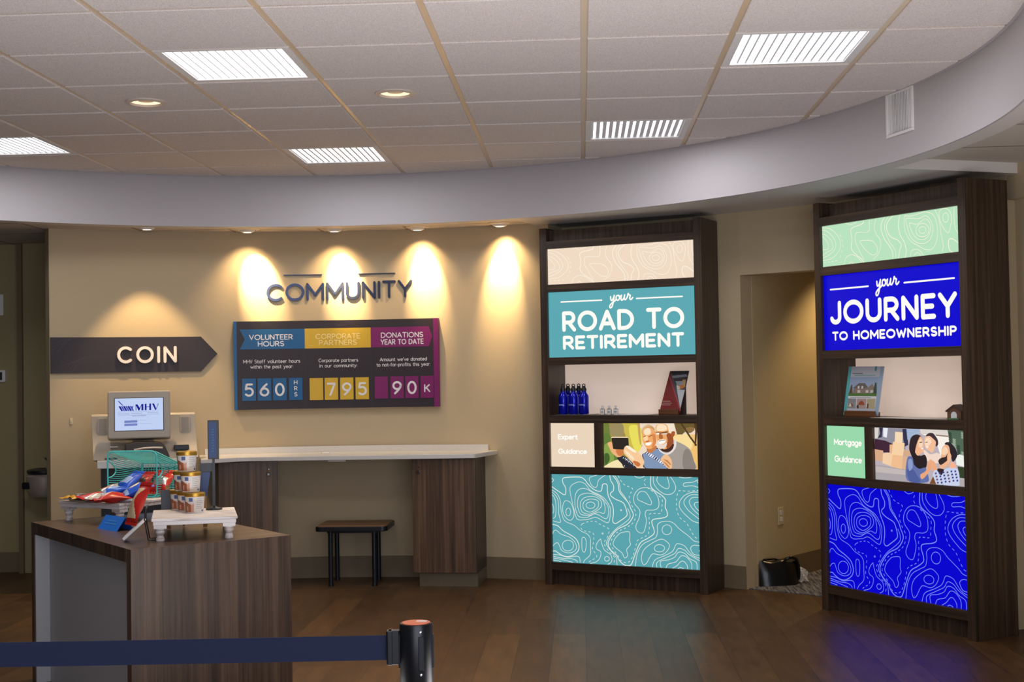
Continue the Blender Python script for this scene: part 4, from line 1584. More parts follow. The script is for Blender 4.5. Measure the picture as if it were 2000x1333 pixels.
# thick-and-thin M H V
spoly(mb, [(562, 330), (578, 330), (582, 498), (566, 498)], 0)
spoly(mb, [(562, 328), (612, 324), (672, 425), (655, 500), (640, 500)], 0)
spoly(mb, [(722, 318), (735, 318), (662, 500), (640, 500)], 0)
spoly(mb, [(718, 318), (768, 316), (768, 494), (718, 496)], 0)
spoly(mb, [(806, 316), (852, 314), (852, 494), (806, 494)], 0)
spoly(mb, [(852, 396), (925, 394), (925, 412), (852, 414)], 0)
spoly(mb, [(925, 312), (972, 310), (972, 490), (925, 492)], 0)
spoly(mb, [(1000, 312), (1052, 310), (1112, 470), (1100, 492), (1078, 492)], 0)
spoly(mb, [(1158, 308), (1174, 308), (1104, 490), (1092, 490)], 0)
mb.build('logo', [M['s_navy'], M['s_blue'], M['s_navy']], scr)
mb = MB()
mb.T = SM
for a, b, y in ((95, 1180, 535), (95, 1185, 630)):
    spoly(mb, [(a, y - 4), (b, y - 22), (b, y - 14), (a, y + 4)])
for x, y in ((110, 588), (450, 580), (870, 572)):
    for k in range(7):
        spoly(mb, [(x + k * 42, y - 14), (x + 30 + k * 42, y - 15), (x + 32 + k * 42, y + 8), (x + 2 + k * 42, y + 9)])
spoly(mb, [(470, 640), (840, 632), (840, 654), (470, 662)])
for y, w in ((782, 840), (866, 1000)):
    spoly(mb, [(612, y - 4), (w, y - 6), (w, y + 2), (612, y + 4)])
mb.build('screen_lines', M['s_grey'], scr)
mb = MB()
mb.T = SM
for y in (775, 862):
    spoly(mb, [(265, y), (605, y - 6), (605, y + 58), (265, y + 66)])
mb.build('screen_buttons', M['s_button'], scr)
for x in (-.262, .268):
    mb = MB()
    mb.T = Matrix.Translation((x, .172, 1.128)) @ Matrix.Rotation(R(-11), 4, 'X')
    mb.prism(rounded(-.034, .034, -.056, .056, .012), -.008, .004, plane='xz')
    g = mb.build('speaker', M['beige'], cmn, bevel=.002)
    mb = MB()
    mb.T = Matrix.Translation((x, .172, 1.128)) @ Matrix.Rotation(R(-11), 4, 'X')
    mb.prism(rounded(-.024, .024, -.048, .048, .004), -.0095, -.008, plane='xz')
    mb.build('speaker_mesh', M['grille'], g)
# coin chute
mb = MB()
mb.prism([(-.115, .930), (-.118, 1.012), (-.05, 1.026), (.10, 1.020), (.135, .995), (.165, .925)], -.022, .10, plane='xz')
ch = mb.build('coin_chute', M['beigedark'], cmn, bevel=.006)
mb = MB()
mb.tube([(-.06, -.026, .975), (.0, -.03, .984), (.06, -.03, .986), (.12, -.026, .983)], .0075, 8)
mb.build('chute_rail', M['steel'], ch, smooth=40)
boxobj('card_reader', M['black'], cmn, .195, .290, .05, .12, .965, .995, bevel=.003)
boxobj('receipt_slot', M['beigedark'], cmn, -.245, -.165, -.022, .03, .920, .927)
boxobj('coin_slot', M['steel'], cmn, -.215, -.165, .07, .12, .992, .997)

# ------------------------------------------------------------------ hall: outlet and bag
q = J + E1 * 0.128 + E2 * 0.012
d_ = (Vector((1.327, 9.115, 0)) - q).dot(E1)
o_ = q + E1 * d_
ot = thing('power_outlet', 'ivory power outlet on the hall wall between the two towers', 'power outlet', (o_.x, o_.y, .437), math.atan2(E1.y, E1.x))
boxobj('cover_plate', M['ivory'], ot, -.037, .037, -.006, 0, -.058, .058, bevel=.002)
for z in (-.022, .022):
    mb = MB()
    mb.prism(rounded(-.016, .016, z - .015, z + .015, .006, 3), -.008, -.006, plane='xz')
    mb.build('socket', M['white'], ot)

bag = thing('handbag', 'black leather bag standing on the carpet at the hall corner', 'bag', (1.262, 8.905, 0.006), R(12))
mb = MB()
nx, nz = 14, 10
for side in (-1, 1):
    rows = []
    for k in range(nz + 1):
        z = .158 * k / nz
        rows.append(mb.pts([((-.155 + .31 * a / nx) * (1.0 - .05 * (z / .158) ** 2), side * (.004 + (.058 - .018 * z / .158) * (1 - (2 * a / nx - 1) ** 4) * (1 - .55 * (z / .158) ** 5)), z + .006 * math.sin(a * .9) * (k / nz)) for a in range(nx + 1)]))
    for a, b in zip(rows, rows[1:]):
        for k in range(nx):
            mb.face((a + k, a + k + 1, b + k + 1, b + k))
    if side < 0:
        f0, ft = rows[0], rows[-1]
    else:
        for k in range(nx):
            mb.face((f0 + k, f0 + k + 1, rows[0] + k + 1, rows[0] + k))
            mb.face((ft + k, ft + k + 1, rows[-1] + k + 1, rows[-1] + k))
        ends = None
mb.build('body', M['leather'], bag, smooth=60)
mb = MB()
mb.tube([(.05, -.02, .15), (.06, -.035, .172), (.09, -.04, .182), (.13, -.03, .17), (.148, -.02, .13), (.156, -.01, .07), (.156, 0, .03)], .011, 8)
mb.tube([(-.12, .015, .148), (-.07, .02, .164), (.0, .02, .168), (.06, .015, .152)], .008, 8)
mb.build('strap', M['leather'], bag, smooth=60)
pp = thing('paper_sheet', 'crumpled white paper sticking out behind the black bag', 'paper', (1.430, 8.985, 0.006), R(20))
mb = MB()
n = 7
rows = []
for k in range(n + 1):
    rows.append(mb.pts([(-.035 + .10 * a / n, .014 * math.sin(a * 1.7 + k) + .02 * k / n, (.115 * k / n) * (1 - .35 * a / n) + .004 * math.sin(k * 2.1 + a * 1.3) + .004) for a in range(n + 1)]))
for a, b in zip(rows, rows[1:]):
    for k in range(n):
        mb.face((a + k, a + k + 1, b + k + 1, b + k))
o = mb.build('sheet', M['paper'], pp)
sol = o.modifiers.new('thickness', 'SOLIDIFY')
sol.thickness = .0012

# ------------------------------------------------------------------ display towers
TW, TD, TH = 1.16, 0.32, 2.417
U0, U1 = 0.052, 1.108


def parse(s, w=None):
    out = []
    for ln in s.strip().split('\n'):
        k = ln.find('-') if w is None else w
        out.append(ln)
    return out


def topo(name, src, x0, x1, z0, z1, y, parent, m, wt, wT):
    mb = MB()
    mb.T = lambda q: Vector((q.x, y - q.z, q.y))
    for ln in src.strip().split('\n'):
        st, closed = ln[0], ln[1] == 'o'
        v = [int(a) for a in ln[2:].split()]
        ps = [(x0 + (x1 - x0) * v[k] / 1000.0, z0 + (z1 - z0) * v[k + 1] / 1000.0) for k in range(0, len(v), 2)]
        sp = spline(ps, closed, 6)
        sp = [(min(x1, max(x0, p.x)), min(z1, max(z0, p.y))) for p in sp]
        w = wT if st == 'T' else wt
        if st == 'd':
            L, acc, on, cur = 0, 0.0, True, [sp[0]]
            for a, b in zip(sp, sp[1:]):
                seg = math.hypot(b[0] - a[0], b[1] - a[1])
                pos = 0.0
                while acc + seg - pos > .016:
                    step = .016 - acc
                    pos += step
                    t_ = pos / seg
                    c = (a[0] + (b[0] - a[0]) * t_, a[1] + (b[1] - a[1]) * t_)
                    cur.append(c)
                    if on and len(cur) > 1:
                        mb.ribbon(cur, w, 0, .0003, 0, 0)
                    on = not on
                    cur = [c]
                    acc = 0.0
                acc += seg - pos
                cur.append(b)
        else:
            mb.ribbon(sp, w, 0, .0003, 0, 0, closed)
    return mb.build(name, m, parent)


def photo(name, src, x0, x1, z0, z1, y, parent):
    mb = MB()
    mb.T = lambda q: Vector((q.x, y - q.z, q.y))
    for k, ln in enumerate(src.strip().split('\n')):
        mb.col = lin(ln[:6])
        v = [int(a) for a in ln[7:].split()]
        ps = [(x0 + (x1 - x0) * v[q] / 1000.0, z0 + (z1 - z0) * v[q + 1] / 1000.0) for q in range(0, len(v), 2)]
        if ln[6] == '~':
            ps = [(min(x1, max(x0, p.x)), min(z1, max(z0, p.y))) for p in spline(ps, True, 5)]
        mb.poly([(p[0], p[1], .0002 + .00004 * k) for p in ps])
    return mb.build(name, M['print'], parent)


def make_tower(name, label, loc, rot, c):
    t = thing(name, label, 'display tower', loc, rot, 'walnut display towers')
    W, WX = M['walnut'], M['walnut_x']
    boxobj('side_panel', W, t, 0, U0, 0, TD, 0, TH, bevel=.0015)
    boxobj('side_panel', W, t, U1, TW, 0, TD, 0, TH, bevel=.0015)
    boxobj('back_panel', W, t, U0, U1, TD - .02, TD, 0, 2.40)
    for a, b in ((.10, .153), (.747, .797), (1.486, 1.536), (1.979, 2.031), (2.275, 2.326)):
        boxobj('rail', WX, t, U0, U1, 0.001, TD - .02, a, b, bevel=.001)
    boxobj('shelf', WX, t, U0, U1, 0.001, TD - .02, 1.092, 1.145, bevel=.001)
    boxobj('divider', W, t, .383, .444, 0.002, TD - .02, .797, 1.092)
    boxobj('kick_board', W, t, U0, U1, .05, .068, 0.0, .10)
    boxobj('top_board', W, t, U0, U1, .055, .075, 2.326, 2.405)
    y0 = .022
    P = {}
    for key, m_, a, b, z0, z1 in (('band', c['band'], U0, U1, 2.031, 2.275), ('title', c['title'], U0, U1, 1.536, 1.979),
                                  ('tag', c['tag'], U0, .383, .797, 1.092), ('photo', 'p_cream', .444, U1, .797, 1.092),
                                  ('art', c['art'], U0, U1, .153, .747)):
        P[key] = boxobj('light_panel', M[m_], t, a, b, y0, y0 + .012, z0, z1)
    boxobj('shelf_back', M['p_back'], t, U0, U1, .262, .268, 1.145, 1.486)
    topo('contour_lines', TOPO_BAND, U0, U1, 2.031, 2.275, y0, P['band'], M[c['bandline']], .0026, .0038)
    topo('contour_lines', TOPO_LARGE, U0, U1, .153, .747, y0, P['art'], M[c['artline']], .0036, .0054)
    photo('photo_print', c['photo'], .444, U1, .797, 1.092, y0, P['photo'])

    def draw(fn, parent, m_):
        mb = MB()
        mb.T = lambda q: Vector((q.x, y0 - q.z, q.y))
        fn(mb)
        mb.build('lettering', M[m_], parent)
    pw, ph = U1 - U0, .443

    def X(u):
        return U0 + u * pw

    def title(mb):
        for a, b, v in c['rules']:
            mb.ribbon([(X(a), 1.979 - v * ph), (X(b), 1.979 - v * ph)], .0095, 0, .0004)
        put_your(mb, X(c['your'][0]), 1.979 - c['your'][2] * ph, c['your'][1], c['your'][1] * .125, 0, .0004)
        for tx, a, b, v0, v1, w in c['lines']:
            put_text(mb, tx, X(a), 1.979 - v1 * ph, (v1 - v0) * ph, w, (b - a) * pw, .32, 'l', 0, .0004)
    draw(title, P['title'], 'l_white')

    for tx, a, b, v0, v1 in c['tagtext']:
        tw, tz = .383 - U0, .295
        draw(lambda mb: put_text(mb, tx, U0 + a * tw, 1.092 - v1 * tz, (v1 - v0) * tz, .0074, (b - a) * tw, .17, 'l', 0, .0004), P['tag'], 'l_white')
    return t


make_tower('display_tower', 'tall walnut display tower with teal panels reading road to retirement', (-.269, 9.048, 0), R(-25.08),
           dict(band='p_cream', title='p_teal', tag='p_tag1', art='p_teal2', bandline='l_cream', artline='l_teal', photo=PRINT_COUPLE,
                rules=((.09, .375, .152), (.612, .915, .150)), your=(.437, .078, .215),
                lines=(('ROAD TO', .095, .925, .298, .612, .0265), ('RETIREMENT', .098, .922, .672, .885, .021)),
                tagtext=(('Expert', .16, .61, .255, .38), ('Guidance', .16, .81, .585, .71))))
make_tower('display_tower', 'tall walnut display tower with royal blue panels reading journey to homeownership', (1.403, 8.014, 0), R(-58.13),
           dict(band='p_green', title='p_blue', tag='p_tag2', art='p_blue', bandline='l_creamdim', artline='l_blue', photo=PRINT_FAMILY,
                rules=((.055, .35, .19), (.612, .95, .187)), your=(.415, .083, .255),
                lines=(('JOURNEY', .05, .965, .345, .66, .0285), ('TO HOMEOWNERSHIP', .062, .958, .752, .874, .0125)),
                tagtext=(('Mortgage', .175, .87, .255, .385), ('Guidance', .18, .865, .59, .72))))
T1M = Matrix.Translation((-.269, 9.048, 0)) @ Matrix.Rotation(R(-25.08), 4, 'Z')
T2M = Matrix.Translation((1.403, 8.014, 0)) @ Matrix.Rotation(R(-58.13), 4, 'Z')
ZS = 1.145


def at(Mx, u, d, z):
    return (Mx @ Vector((u, d, z)))


# blue bottles
b0 = thing('water_bottle', 'front left blue bottle of five, nearest the walnut side panel', 'bottle', at(T1M, .112, .10, ZS + .004), R(-25.08), 'blue bottles on the retirement tower shelf')
mb = MB()
mb.lathe([(.0, 0), (.030, 0), (.0325, .004), (.0325, .115), (.030, .128), (.020, .142), (.0165, .150), (.0165, .160)], 28)
mb.build('body', M['bottle'], b0, smooth=35)
mb = MB()
mb.lathe([(.0185, .158), (.0185, .172), (.012, .182), (.012, .192)], 20)
mb.tube([(-.009, 0, .188), (-.010, 0, .200), (0, 0, .205), (.010, 0, .200), (.009, 0, .188)], .0035, 6)
mb.build('cap', M['black'], b0, smooth=40)
mb = MB()
mb.T = lambda q: Vector((.0328 * math.sin(q.x / .0328), -.0328 * math.cos(q.x / .0328), q.y))
mb.disc((-.020, .064), .0065, 12)
for z, a, b in ((.0665, -.012, .014), (.0615, -.012, .022)):
    for k in range(4):
        x0, x1 = a + (b - a) * k / 4, a + (b - a) * (k + 1) / 4
        mb.poly([(x0, z - .0016, 0), (x1, z - .0016, 0), (x1, z + .0016, 0), (x0, z + .0016, 0)])
mb.build('printed_logo', M['bluelight'], b0)
for u, d, lb in ((.190, .10, 'front middle blue bottle of five on the retirement tower shelf'), (.268, .10, 'front right blue bottle of five, nearest the tiny clear bottles'),
                 (.105, .192, 'rear left blue bottle of five, behind two front bottles'), (.187, .192, 'rear right blue bottle of five, seen between the front bottles')):
    copy_tree(b0, None, lb, at(T1M, u, d, ZS + .004))
tr = thing('clear_tray', 'thin clear plastic tray under the five blue bottles', 'tray', at(T1M, .19, .14, ZS), R(-25.08))
mb = MB()
mb.prism(rounded(-.128, .128, -.085, .095, .012), 0.0, .003)
mb.build('sheet', M['clear'], tr)

# three tiny clear bottles
s0 = thing('mini_bottle', 'leftmost of three tiny clear bottles on the retirement tower shelf', 'small bottle', at(T1M, .404, .10, ZS), R(-25.08), 'tiny clear bottles')
mb = MB()
mb.box(-.0165, .0165, -.009, .009, 0, .040)
mb.build('body', M['clear'], s0, bevel=.004)
mb = MB()
mb.lathe([(.006, .040), (.0085, .042), (.0080, .060), (.004, .061)], 14)
mb.build('cap', M['label'], s0, smooth=40)
mb = MB()
mb.box(-.012, .012, -.0096, -.0092, .006, .032)
lb_ = mb.build('label_sticker', M['label'], s0)
mb = MB()
mb.box(-.009, .009, -.0100, -.0097, .016, .022)
mb.build('label_print', M['labelgrey'], lb_)
copy_tree(s0, None, 'middle of three tiny clear bottles on the retirement tower shelf', at(T1M, .453, .10, ZS))
copy_tree(s0, None, 'rightmost of three tiny clear bottles on the retirement tower shelf', at(T1M, .494, .115, ZS), R(-22))

# brochures in wooden holders
def holder(label, loc, rot, w):
    h_ = thing('wooden_holder', label, 'brochure holder', loc, rot, 'wooden brochure holders')
    mb = MB()
    mb.box(-w / 2, w / 2, -.022, -.008, 0, .036)
    mb.box(-w / 2, w / 2, .012, .026, 0, .030)
    mb.box(-w / 2, w / 2, -.008, .012, 0, .008)
    mb.build('block', M['holderwood'], h_, bevel=.002)
    return h_


def leaf(mb, ps, col, d=0.0):
    mb.col = lin(col)
    mb.poly([(p[0], p[1], d) for p in ps])


HB = at(T1M, .888, .085, ZS)
holder('dark wooden holder propping the red triangular brochure', HB, R(-25.08), .135)
br = thing('brochure', 'red and photo brochure cut as a slanted shape in a wooden holder', 'brochure', at(T1M, .888, .0845, ZS + .0095), R(-25.08))
BT = Matrix.Translation((0, 0, 0)) @ Matrix.Rotation(R(90 - 14), 4, 'X')
mb = MB()
mb.T = BT
mb.col = lin('7a1414')
outl = [(-.072, 0), (.070, -.006), (.118, .285), (-.016, .285)]
mb.prism(outl, -.004, 0.0)
leaf(mb, [(-.016, .285), (.118, .285), (.078, .03), (.070, .02)], '4a4c54', .0003)
leaf(mb, [(-.012, .285), (.116, .285), (.110, .235), (.012, .24)], '23252c', .0005)
leaf(mb, [(.0, .252), (.10, .262), (.11, .245), (.006, .236)], '868a92', .0007)
leaf(mb, [(.012, .235), (.112, .235), (.102, .165), (.040, .165)], '3a3430', .0007)
leaf(mb, [(.028, .215), (.090, .215), (.085, .185), (.040, .188)], '9aa0a4', .0009)
leaf(mb, [(.076, .225), (.100, .225), (.096, .175), (.078, .170)], 'c8a070', .0010)
leaf(mb, [(.050, .186), (.094, .190), (.088, .168), (.060, .160)], 'c87a30', .0011)
leaf(mb, [(.036, .190), (.060, .180), (.062, .158), (.042, .160)], 'd8cabc', .0012)
leaf(mb, [(.042, .158), (.098, .155), (.076, .04), (.074, .03)], 'c0c2c4', .0013)
leaf(mb, [(-.020, .24), (-.012, .25), (.078, .015), (.068, .012)], '8c1c20', .0015)
leaf(mb, [(-.018, .246), (-.012, .25), (.080, .018), (.076, .015)], 'b04048', .0017)
for k, (a, b, z) in enumerate(((-.052, .002, .078), (-.054, .012, .066), (-.058, .004, .054))):
    leaf(mb, [(a, z), (b, z), (b, z + .004), (a, z + .004)], 'c09a94', .0008)
for a, b in ((-.040, -.006), (.004, .034)):
    leaf(mb, [(a, .022), (b, .023), (b, .027), (a, .026)], 'd8c4c0', .0008)
mb.col = None
mb.build('cover', M['paint'], br)
sb = thing('leaflet_stack', 'dark brown leaflet standing behind the red brochure', 'leaflet', at(T1M, .962, .135, ZS), R(-25.08))
boxobj('cover', M['brownfoil'], sb, -.035, .025, 0, .006, 0, .215)

HB2 = at(T2M, .292, .072, ZS)
holder('dark wooden holder propping the house brochure', HB2, R(-58.13), .245)
br = thing('brochure', 'white and teal brochure with a house picture in a wooden holder', 'brochure', at(T2M, .285, .0715, ZS + .0095), R(-58.13))
mb = MB()
mb.T = Matrix.Rotation(R(90 - 9), 4, 'X')
mb.col = lin('c2c6d2')
mb.prism([(-.145, 0), (.135, 0), (.150, .285), (-.136, .288)], -.005, 0.0)
leaf(mb, [(-.145, 0), (-.120, 0), (-.112, .288), (-.136, .288)], '58b4b4', .0003)
leaf(mb, [(.108, 0), (.135, 0), (.150, .285), (.124, .285)], '9cb0c8', .0003)
leaf(mb, [(-.116, .118), (.112, .118), (.120, .225), (-.114, .225)], '98aac8', .0005)
leaf(mb, [(-.118, .112), (.112, .112), (.113, .130), (-.117, .130)], '4c7a34', .0008)
leaf(mb, [(-.085, .128), (.095, .128), (.095, .158), (.068, .185), (.040, .162), (.012, .186), (-.040, .186), (-.075, .160)], '8a7c70', .0009)
leaf(mb, [(-.085, .158), (-.040, .188), (.012, .188), (.035, .164), (.010, .158)], '6a6260', .0011)
for a in (-.045, -.015):
    leaf(mb, [(a, .156), (a + .014, .156), (a + .014, .172), (a, .172)], 'dcdcdc', .0013)
for a in (-.045, .022, .06):
    leaf(mb, [(a, .132), (a + .024, .132), (a + .024, .148), (a, .148)], 'd0ccc8', .0013)
leaf(mb, [(.080, .128), (.112, .128), (.104, .190), (.092, .192)], '33503a', .0013)
leaf(mb, [(-.114, .128), (-.085, .128), (-.092, .175), (-.100, .18)], '5a4a3a', .0013)
leaf(mb, [(-.119, .05), (.108, .05), (.111, .112), (-.117, .112)], 'e2e4e8', .0008)
for a, b, cc in ((-.117, -.048, '8e8e92'), (-.042, .036, 'b09a94'), (.042, .106, 'b8ac88')):
    leaf(mb, [(a, .040), (b, .040), (b, .098), (a, .098)], cc, .0011)
leaf(mb, [(-.105, .050), (-.085, .050), (-.085, .064), (-.098, .070)], 'e8dcc8', .0013)
leaf(mb, [(-.088, .062), (-.070, .050), (-.066, .055), (-.084, .070)], '7a3020', .0013)
leaf(mb, [(-.030, .060), (.025, .060), (.015, .078), (-.002, .086), (-.020, .078)], 'a04830', .0013)
leaf(mb, [(-.035, .040), (-.020, .040), (-.026, .062), (-.040, .056)], '2a2834', .0013)
leaf(mb, [(.045, .042), (.056, .042), (.056, .070), (.046, .068)], '4a3a28', .0013)
for a, b, z, cc in ((-.098, -.012, .243, '6e7688'), (-.080, .090, .232, '68b0b4'), (-.10, .07, .102, '9aa0a8')):
    leaf(mb, [(a, z), (b, z), (b, z + .004), (a, z + .004)], cc, .0015)
leaf(mb, [(.080, .262), (.094, .258), (.096, .286), (.082, .286)], '3a8e94', .0015)
mb.col = None
mb.build('cover', M['paint'], br)
pp = thing('paper_sheet', 'loose white paper lying on the homeownership tower shelf', 'paper', at(T2M, .62, .10, ZS), R(-58.13))
mb = MB()
mb.prism([(-.20, -.085), (.15, -.092), (.27, .04), (.05, .15), (-.14, .13)], 0, .0015)
mb.build('sheet', M['paper'], pp)
pp = thing('paper_sheet', 'white paper lying flat on the retirement tower shelf beside the holder', 'paper', at(T1M, .65, .13, ZS), R(-25.08))
mb = MB()
mb.prism([(-.14, -.09), (.10, -.08), (.09, .11), (-.09, .10)], 0, .0015)
mb.build('sheet', M['paper'], pp)
hs = thing('house_figurine', 'small brown wooden house figurine at the right end of the blue tower shelf', 'figurine', at(T2M, 1.005, .075, ZS), R(-40))
mb = MB()
mb.prism([(-.038, 0), (.038, 0), (.038, .050), (0, .078), (-.038, .050)], -.042, .042, plane='xz')
mb.build('walls', M['housewood'], hs)
mb = MB()
mb.prism([(-.046, .048), (0, .082), (.046, .048), (.043, .042), (0, .074), (-.043, .042)], -.05, .05, plane='xz')
mb.build('roof', M['houseroof'], hs)
mb = MB()
mb.prism([(-.016, .004), (.016, .004), (.016, .03), (.011, .040), (0, .045), (-.011, .040), (-.016, .03)], -.0445, -.042, plane='xz')
mb.build('door', M['label'], hs)
mb = MB()
for k in range(8):
    mb.lathe([(.0, 0), (.007, .002), (.006, .008), (.0, .011)], 8, c=(-.03 + .008 * k, -.052 + .003 * (k % 2)))
mb.build('shrubs', M['greenfoil'], hs, smooth=60)

# ------------------------------------------------------------------ snack table
TZ = 0.76
F = Vector((-1.791, 5.187, 0))
A1 = Vector((0.783, 0.622, 0))      # along the short right-hand side
A2 = Vector((-0.632, 0.774, 0))     # along the long side
tb = thing('snack_table', 'brown walnut waterfall table carrying snacks and ice cream cartons', 'table', (F.x, F.y, 0), math.atan2(A1.y, A1.x))
LW, LL = .695, 1.372
# local x along the short side, y along the long side
boxobj('top', M['table_x'], tb, 0.001, LW - .001, .0502, LL - .0502, TZ - .055, TZ)
boxobj('edge_band', M['table'], tb, 0, .001, .0502, LL - .0502, TZ - .055, TZ)
boxobj('edge_band', M['table'], tb, LW - .001, LW, .0502, LL - .0502, TZ - .055, TZ)
boxobj('end_panel', M['table'], tb, 0, LW, 0, .05, 0, TZ, bevel=.0012)
boxobj('end_panel', M['table'], tb, 0, LW, LL - .05, LL, 0, TZ, bevel=.0012)
boxobj('modesty_panel', M['grey'], tb, .07, .09, .0505, LL - .0505, 0, TZ - .0555)
boxobj('end_lining', M['grey'], tb, .004, .0695, LL - .054, LL - .0503, 0, TZ - .0555)


# whitewashed risers with turned legs
def make_riser(label, loc, rot, w, d):
    r_ = thing('wooden_riser', label, 'display riser', loc, rot, 'whitewashed wooden risers')
    mb = MB()
    mb.box(-w / 2, w / 2, -d / 2, d / 2, .083, .094)
    mb.box(-w / 2 + .006, w / 2 - .006, -d / 2 + .006, d / 2 - .006, .066, .083)
    mb.build('top', M['whitewash'], r_, bevel=.002)
    for sx in (-1, 1):
        for sy in (-1, 1):
            mb = MB()
            c = (sx * (w / 2 - .035), sy * (d / 2 - .035))
            mb.box(c[0] - .026, c[0] + .026, c[1] - .026, c[1] + .026, .052, .066)
            mb.lathe([(.024, .052), (.024, .048), (.018, .043), (.021, .036), (.018, .030), (.013, .022), (.017, .010), (.018, .003), (.017, 0)], 20, c=c)
            mb.build('leg', M['whitewash'], r_, smooth=40)
    return r_


RZ = TZ + .094
d1, d2 = Vector((.45, .893, 0)), Vector((-.893, .45, 0))
rc = Vector((-2.165, 6.125, 0)) + d1 * .24 + d2 * .205
make_riser('whitewashed riser holding the teal basket and snack bags', (rc.x, rc.y, TZ), math.atan2(-d2.y, -d2.x), .41, .48)
e1, e2 = Vector((.957, .289, 0)), Vector((-.289, .957, 0))
rc2 = Vector((-1.785, 5.425, 0)) + e1 * .175 + e2 * .20
make_riser('whitewashed riser holding the stacked ice cream cartons', (rc2.x, rc2.y, TZ), math.atan2(e1.y, e1.x), .35, .40)

# ice cream cartons in a 3-2-1 stack
c0 = thing('ice_cream_carton', 'front carton of the bottom row of three', 'ice cream carton', (0, 0, 0), 0, 'stacked ice cream cartons')
mb = MB()
mb.lathe([(.0, 0), (.036, 0), (.037, .002), (.0430, .074), (.0, .074)], 36, cap=False)
mb.build('cup', M['cup'], c0, smooth=35)
mb = MB()
mb.lathe([(.0435, .070), (.0452, .072), (.0452, .084), (.043, .0868), (.041, .0855), (.0, .0855)], 36, cap=False)
mb.build('lid', M['lid'], c0, smooth=35)


def cup_patch(a0, a1, z0, z1, m_, name, off=.0002, n=8, wav=0.0):
    mb = MB()
    lo = [(a0 + (a1 - a0) * k / n) for k in range(n + 1)]
    for x, y in zip(lo, lo[1:]):
        q = []
        for a, z in ((x, z0), (y, z0), (y, z1 + wav * math.sin(y * .09)), (x, z1 + wav * math.sin(x * .09))):
            r_ = .037 + (.0430 - .037) * (z - .002) / .072 + off
            q.append((r_ * math.sin(R(a)), -r_ * math.cos(R(a)), z))
        mb.poly(q)
    return mb.build(name, M[m_], c0)


cup_patch(-75, 5, .004, .040, 'cuppink', 'carton_print', .0002, 8, .006)
cup_patch(-62, -14, .006, .044, 'cupbrown', 'carton_print', .0004, 8, .005)
cup_patch(-84, -64, .004, .068, 'cupgreen', 'carton_print', .0005)
cup_patch(-46, -34, .010, .030, 'cuppink', 'carton_print', .0007)
cup_patch(-26, -2, .050, .066, 'cupblue', 'carton_print', .0003)
for k in range(6):
    cup_patch(20, 62 - 5 * (k % 3), .020 + .008 * k, .0215 + .008 * k, 'labelgrey', 'carton_print', .0003, 4)
cup_patch(58, 74, .006, .014, 'cupblue', 'carton_print', .0003, 3)
P0 = Vector((-1.680, 5.690, RZ))
dv = Vector((-.597, .802, 0)) * .0925
CH = .0868
cr_ = [(0, 0, 'front carton of the bottom row of three, under the second row'), (1, 0, 'middle carton of the bottom row of three'), (2, 0, 'rear carton of the bottom row of three, nearest the teal basket'),
       (.5, 1, 'front carton of the second row of two'), (1.5, 1, 'rear carton of the second row of two'), (1.0, 2, 'single carton at the very top of the stack')]
for k, (a, lv, lb) in enumerate(cr_):
    p_ = P0 + dv * a + Vector((0, 0, CH * lv))
    if k == 0:
        c0.location, c0['label'] = p_, lb
        c0.rotation_euler = (0, 0, R(6))
    else:
        copy_tree(c0, None, lb, p_, R(6 + (k * 7) % 9 - 4))

# counter-top sign on a pole
ps = thing('pole_sign', 'slim black counter sign with tall blue topper behind the ice cream cartons', 'sign', (-1.628, 5.805, RZ), R(16))
mb = MB()
mb.lathe([(.0, 0), (.036, 0), (.036, .006), (.012, .012), (.006, .016)], 24)
mb.build('base', M['black'], ps, smooth=40)
mb = MB()
mb.box(-.006, .006, -.004, .004, .012, .23)
mb.build('pole', M['blackmetal'], ps)
mb = MB()
mb.box(-.024, .024, -.008, .008, .222, .394)
tp = mb.build('topper_frame', M['black'], ps, bevel=.002)
boxobj('topper_panel', M['signbright'], tp, -.0205, .0125, -.0095, -.008, .229, .386)
mb = MB()
mb.T = lambda q: Vector((q.x, -.0098, q.y))
for k in range(9):
    mb.poly([(-.010 + .002 * (k % 3), .255 + .012 * k, 0), (.004 - .002 * (k % 2), .255 + .012 * k, 0), (.004 - .002 * (k % 2), .260 + .012 * k, 0), (-.010 + .002 * (k % 3), .260 + .012 * k, 0)])
mb.build('topper_print', M['sign_blue'], tp)
boxobj('bracket', M['black'], ps, -.060, -.006, .006, .014, .168, .205)
mb = MB()
mb.prism([(-.052, .165), (-.014, .165), (-.030, .06), (-.062, .06)], .016, .019, plane='xz')
mb.build('flyer', M['signbright'], ps)

# small wooden easel with a grey board, behind and under the carton riser
we = thing('wooden_easel', 'small wooden easel standing behind the carton riser, its legs seen beneath it', 'easel', (-1.80, 5.94, TZ), R(22))
for x in (-.075, .085):
    mb = MB()
    mb.T = Matrix.Translation((x, -.05, 0)) @ Matrix.Rotation(R(-14), 4, 'X')
    mb.box(-.009, .009, -.006, .006, 0.004, .20)
    mb.build('leg', M['easelwood'], we)
mb = MB()
mb.tube([(.0, .06, .004), (.0, .0, .19)], .006, 8)
mb.build('rear_leg', M['easelwood'], we)
boxobj('ledge', M['easelwood'], we, -.10, .11, -.06, -.028, .045, .053)
gb = thing('small_board', 'dark grey board resting on the small wooden easel', 'board', (-1.80, 5.94, TZ + .0535), R(22))
mb = MB()
mb.T = Matrix.Translation((0, -.044, 0)) @ Matrix.Rotation(R(-14), 4, 'X')
mb.box(-.105, .075, -.004, .002, 0, .125)
mb.build('panel', M['slate'], gb)

# teal wire basket lying on its side, mouth towards us
bk = thing('wire_basket', 'teal wire basket tipped on its side with snack bags spilling out', 'basket', (-2.205, 6.42, RZ), R(-4))
BWd, BHt, BDp = .25, .228, .27


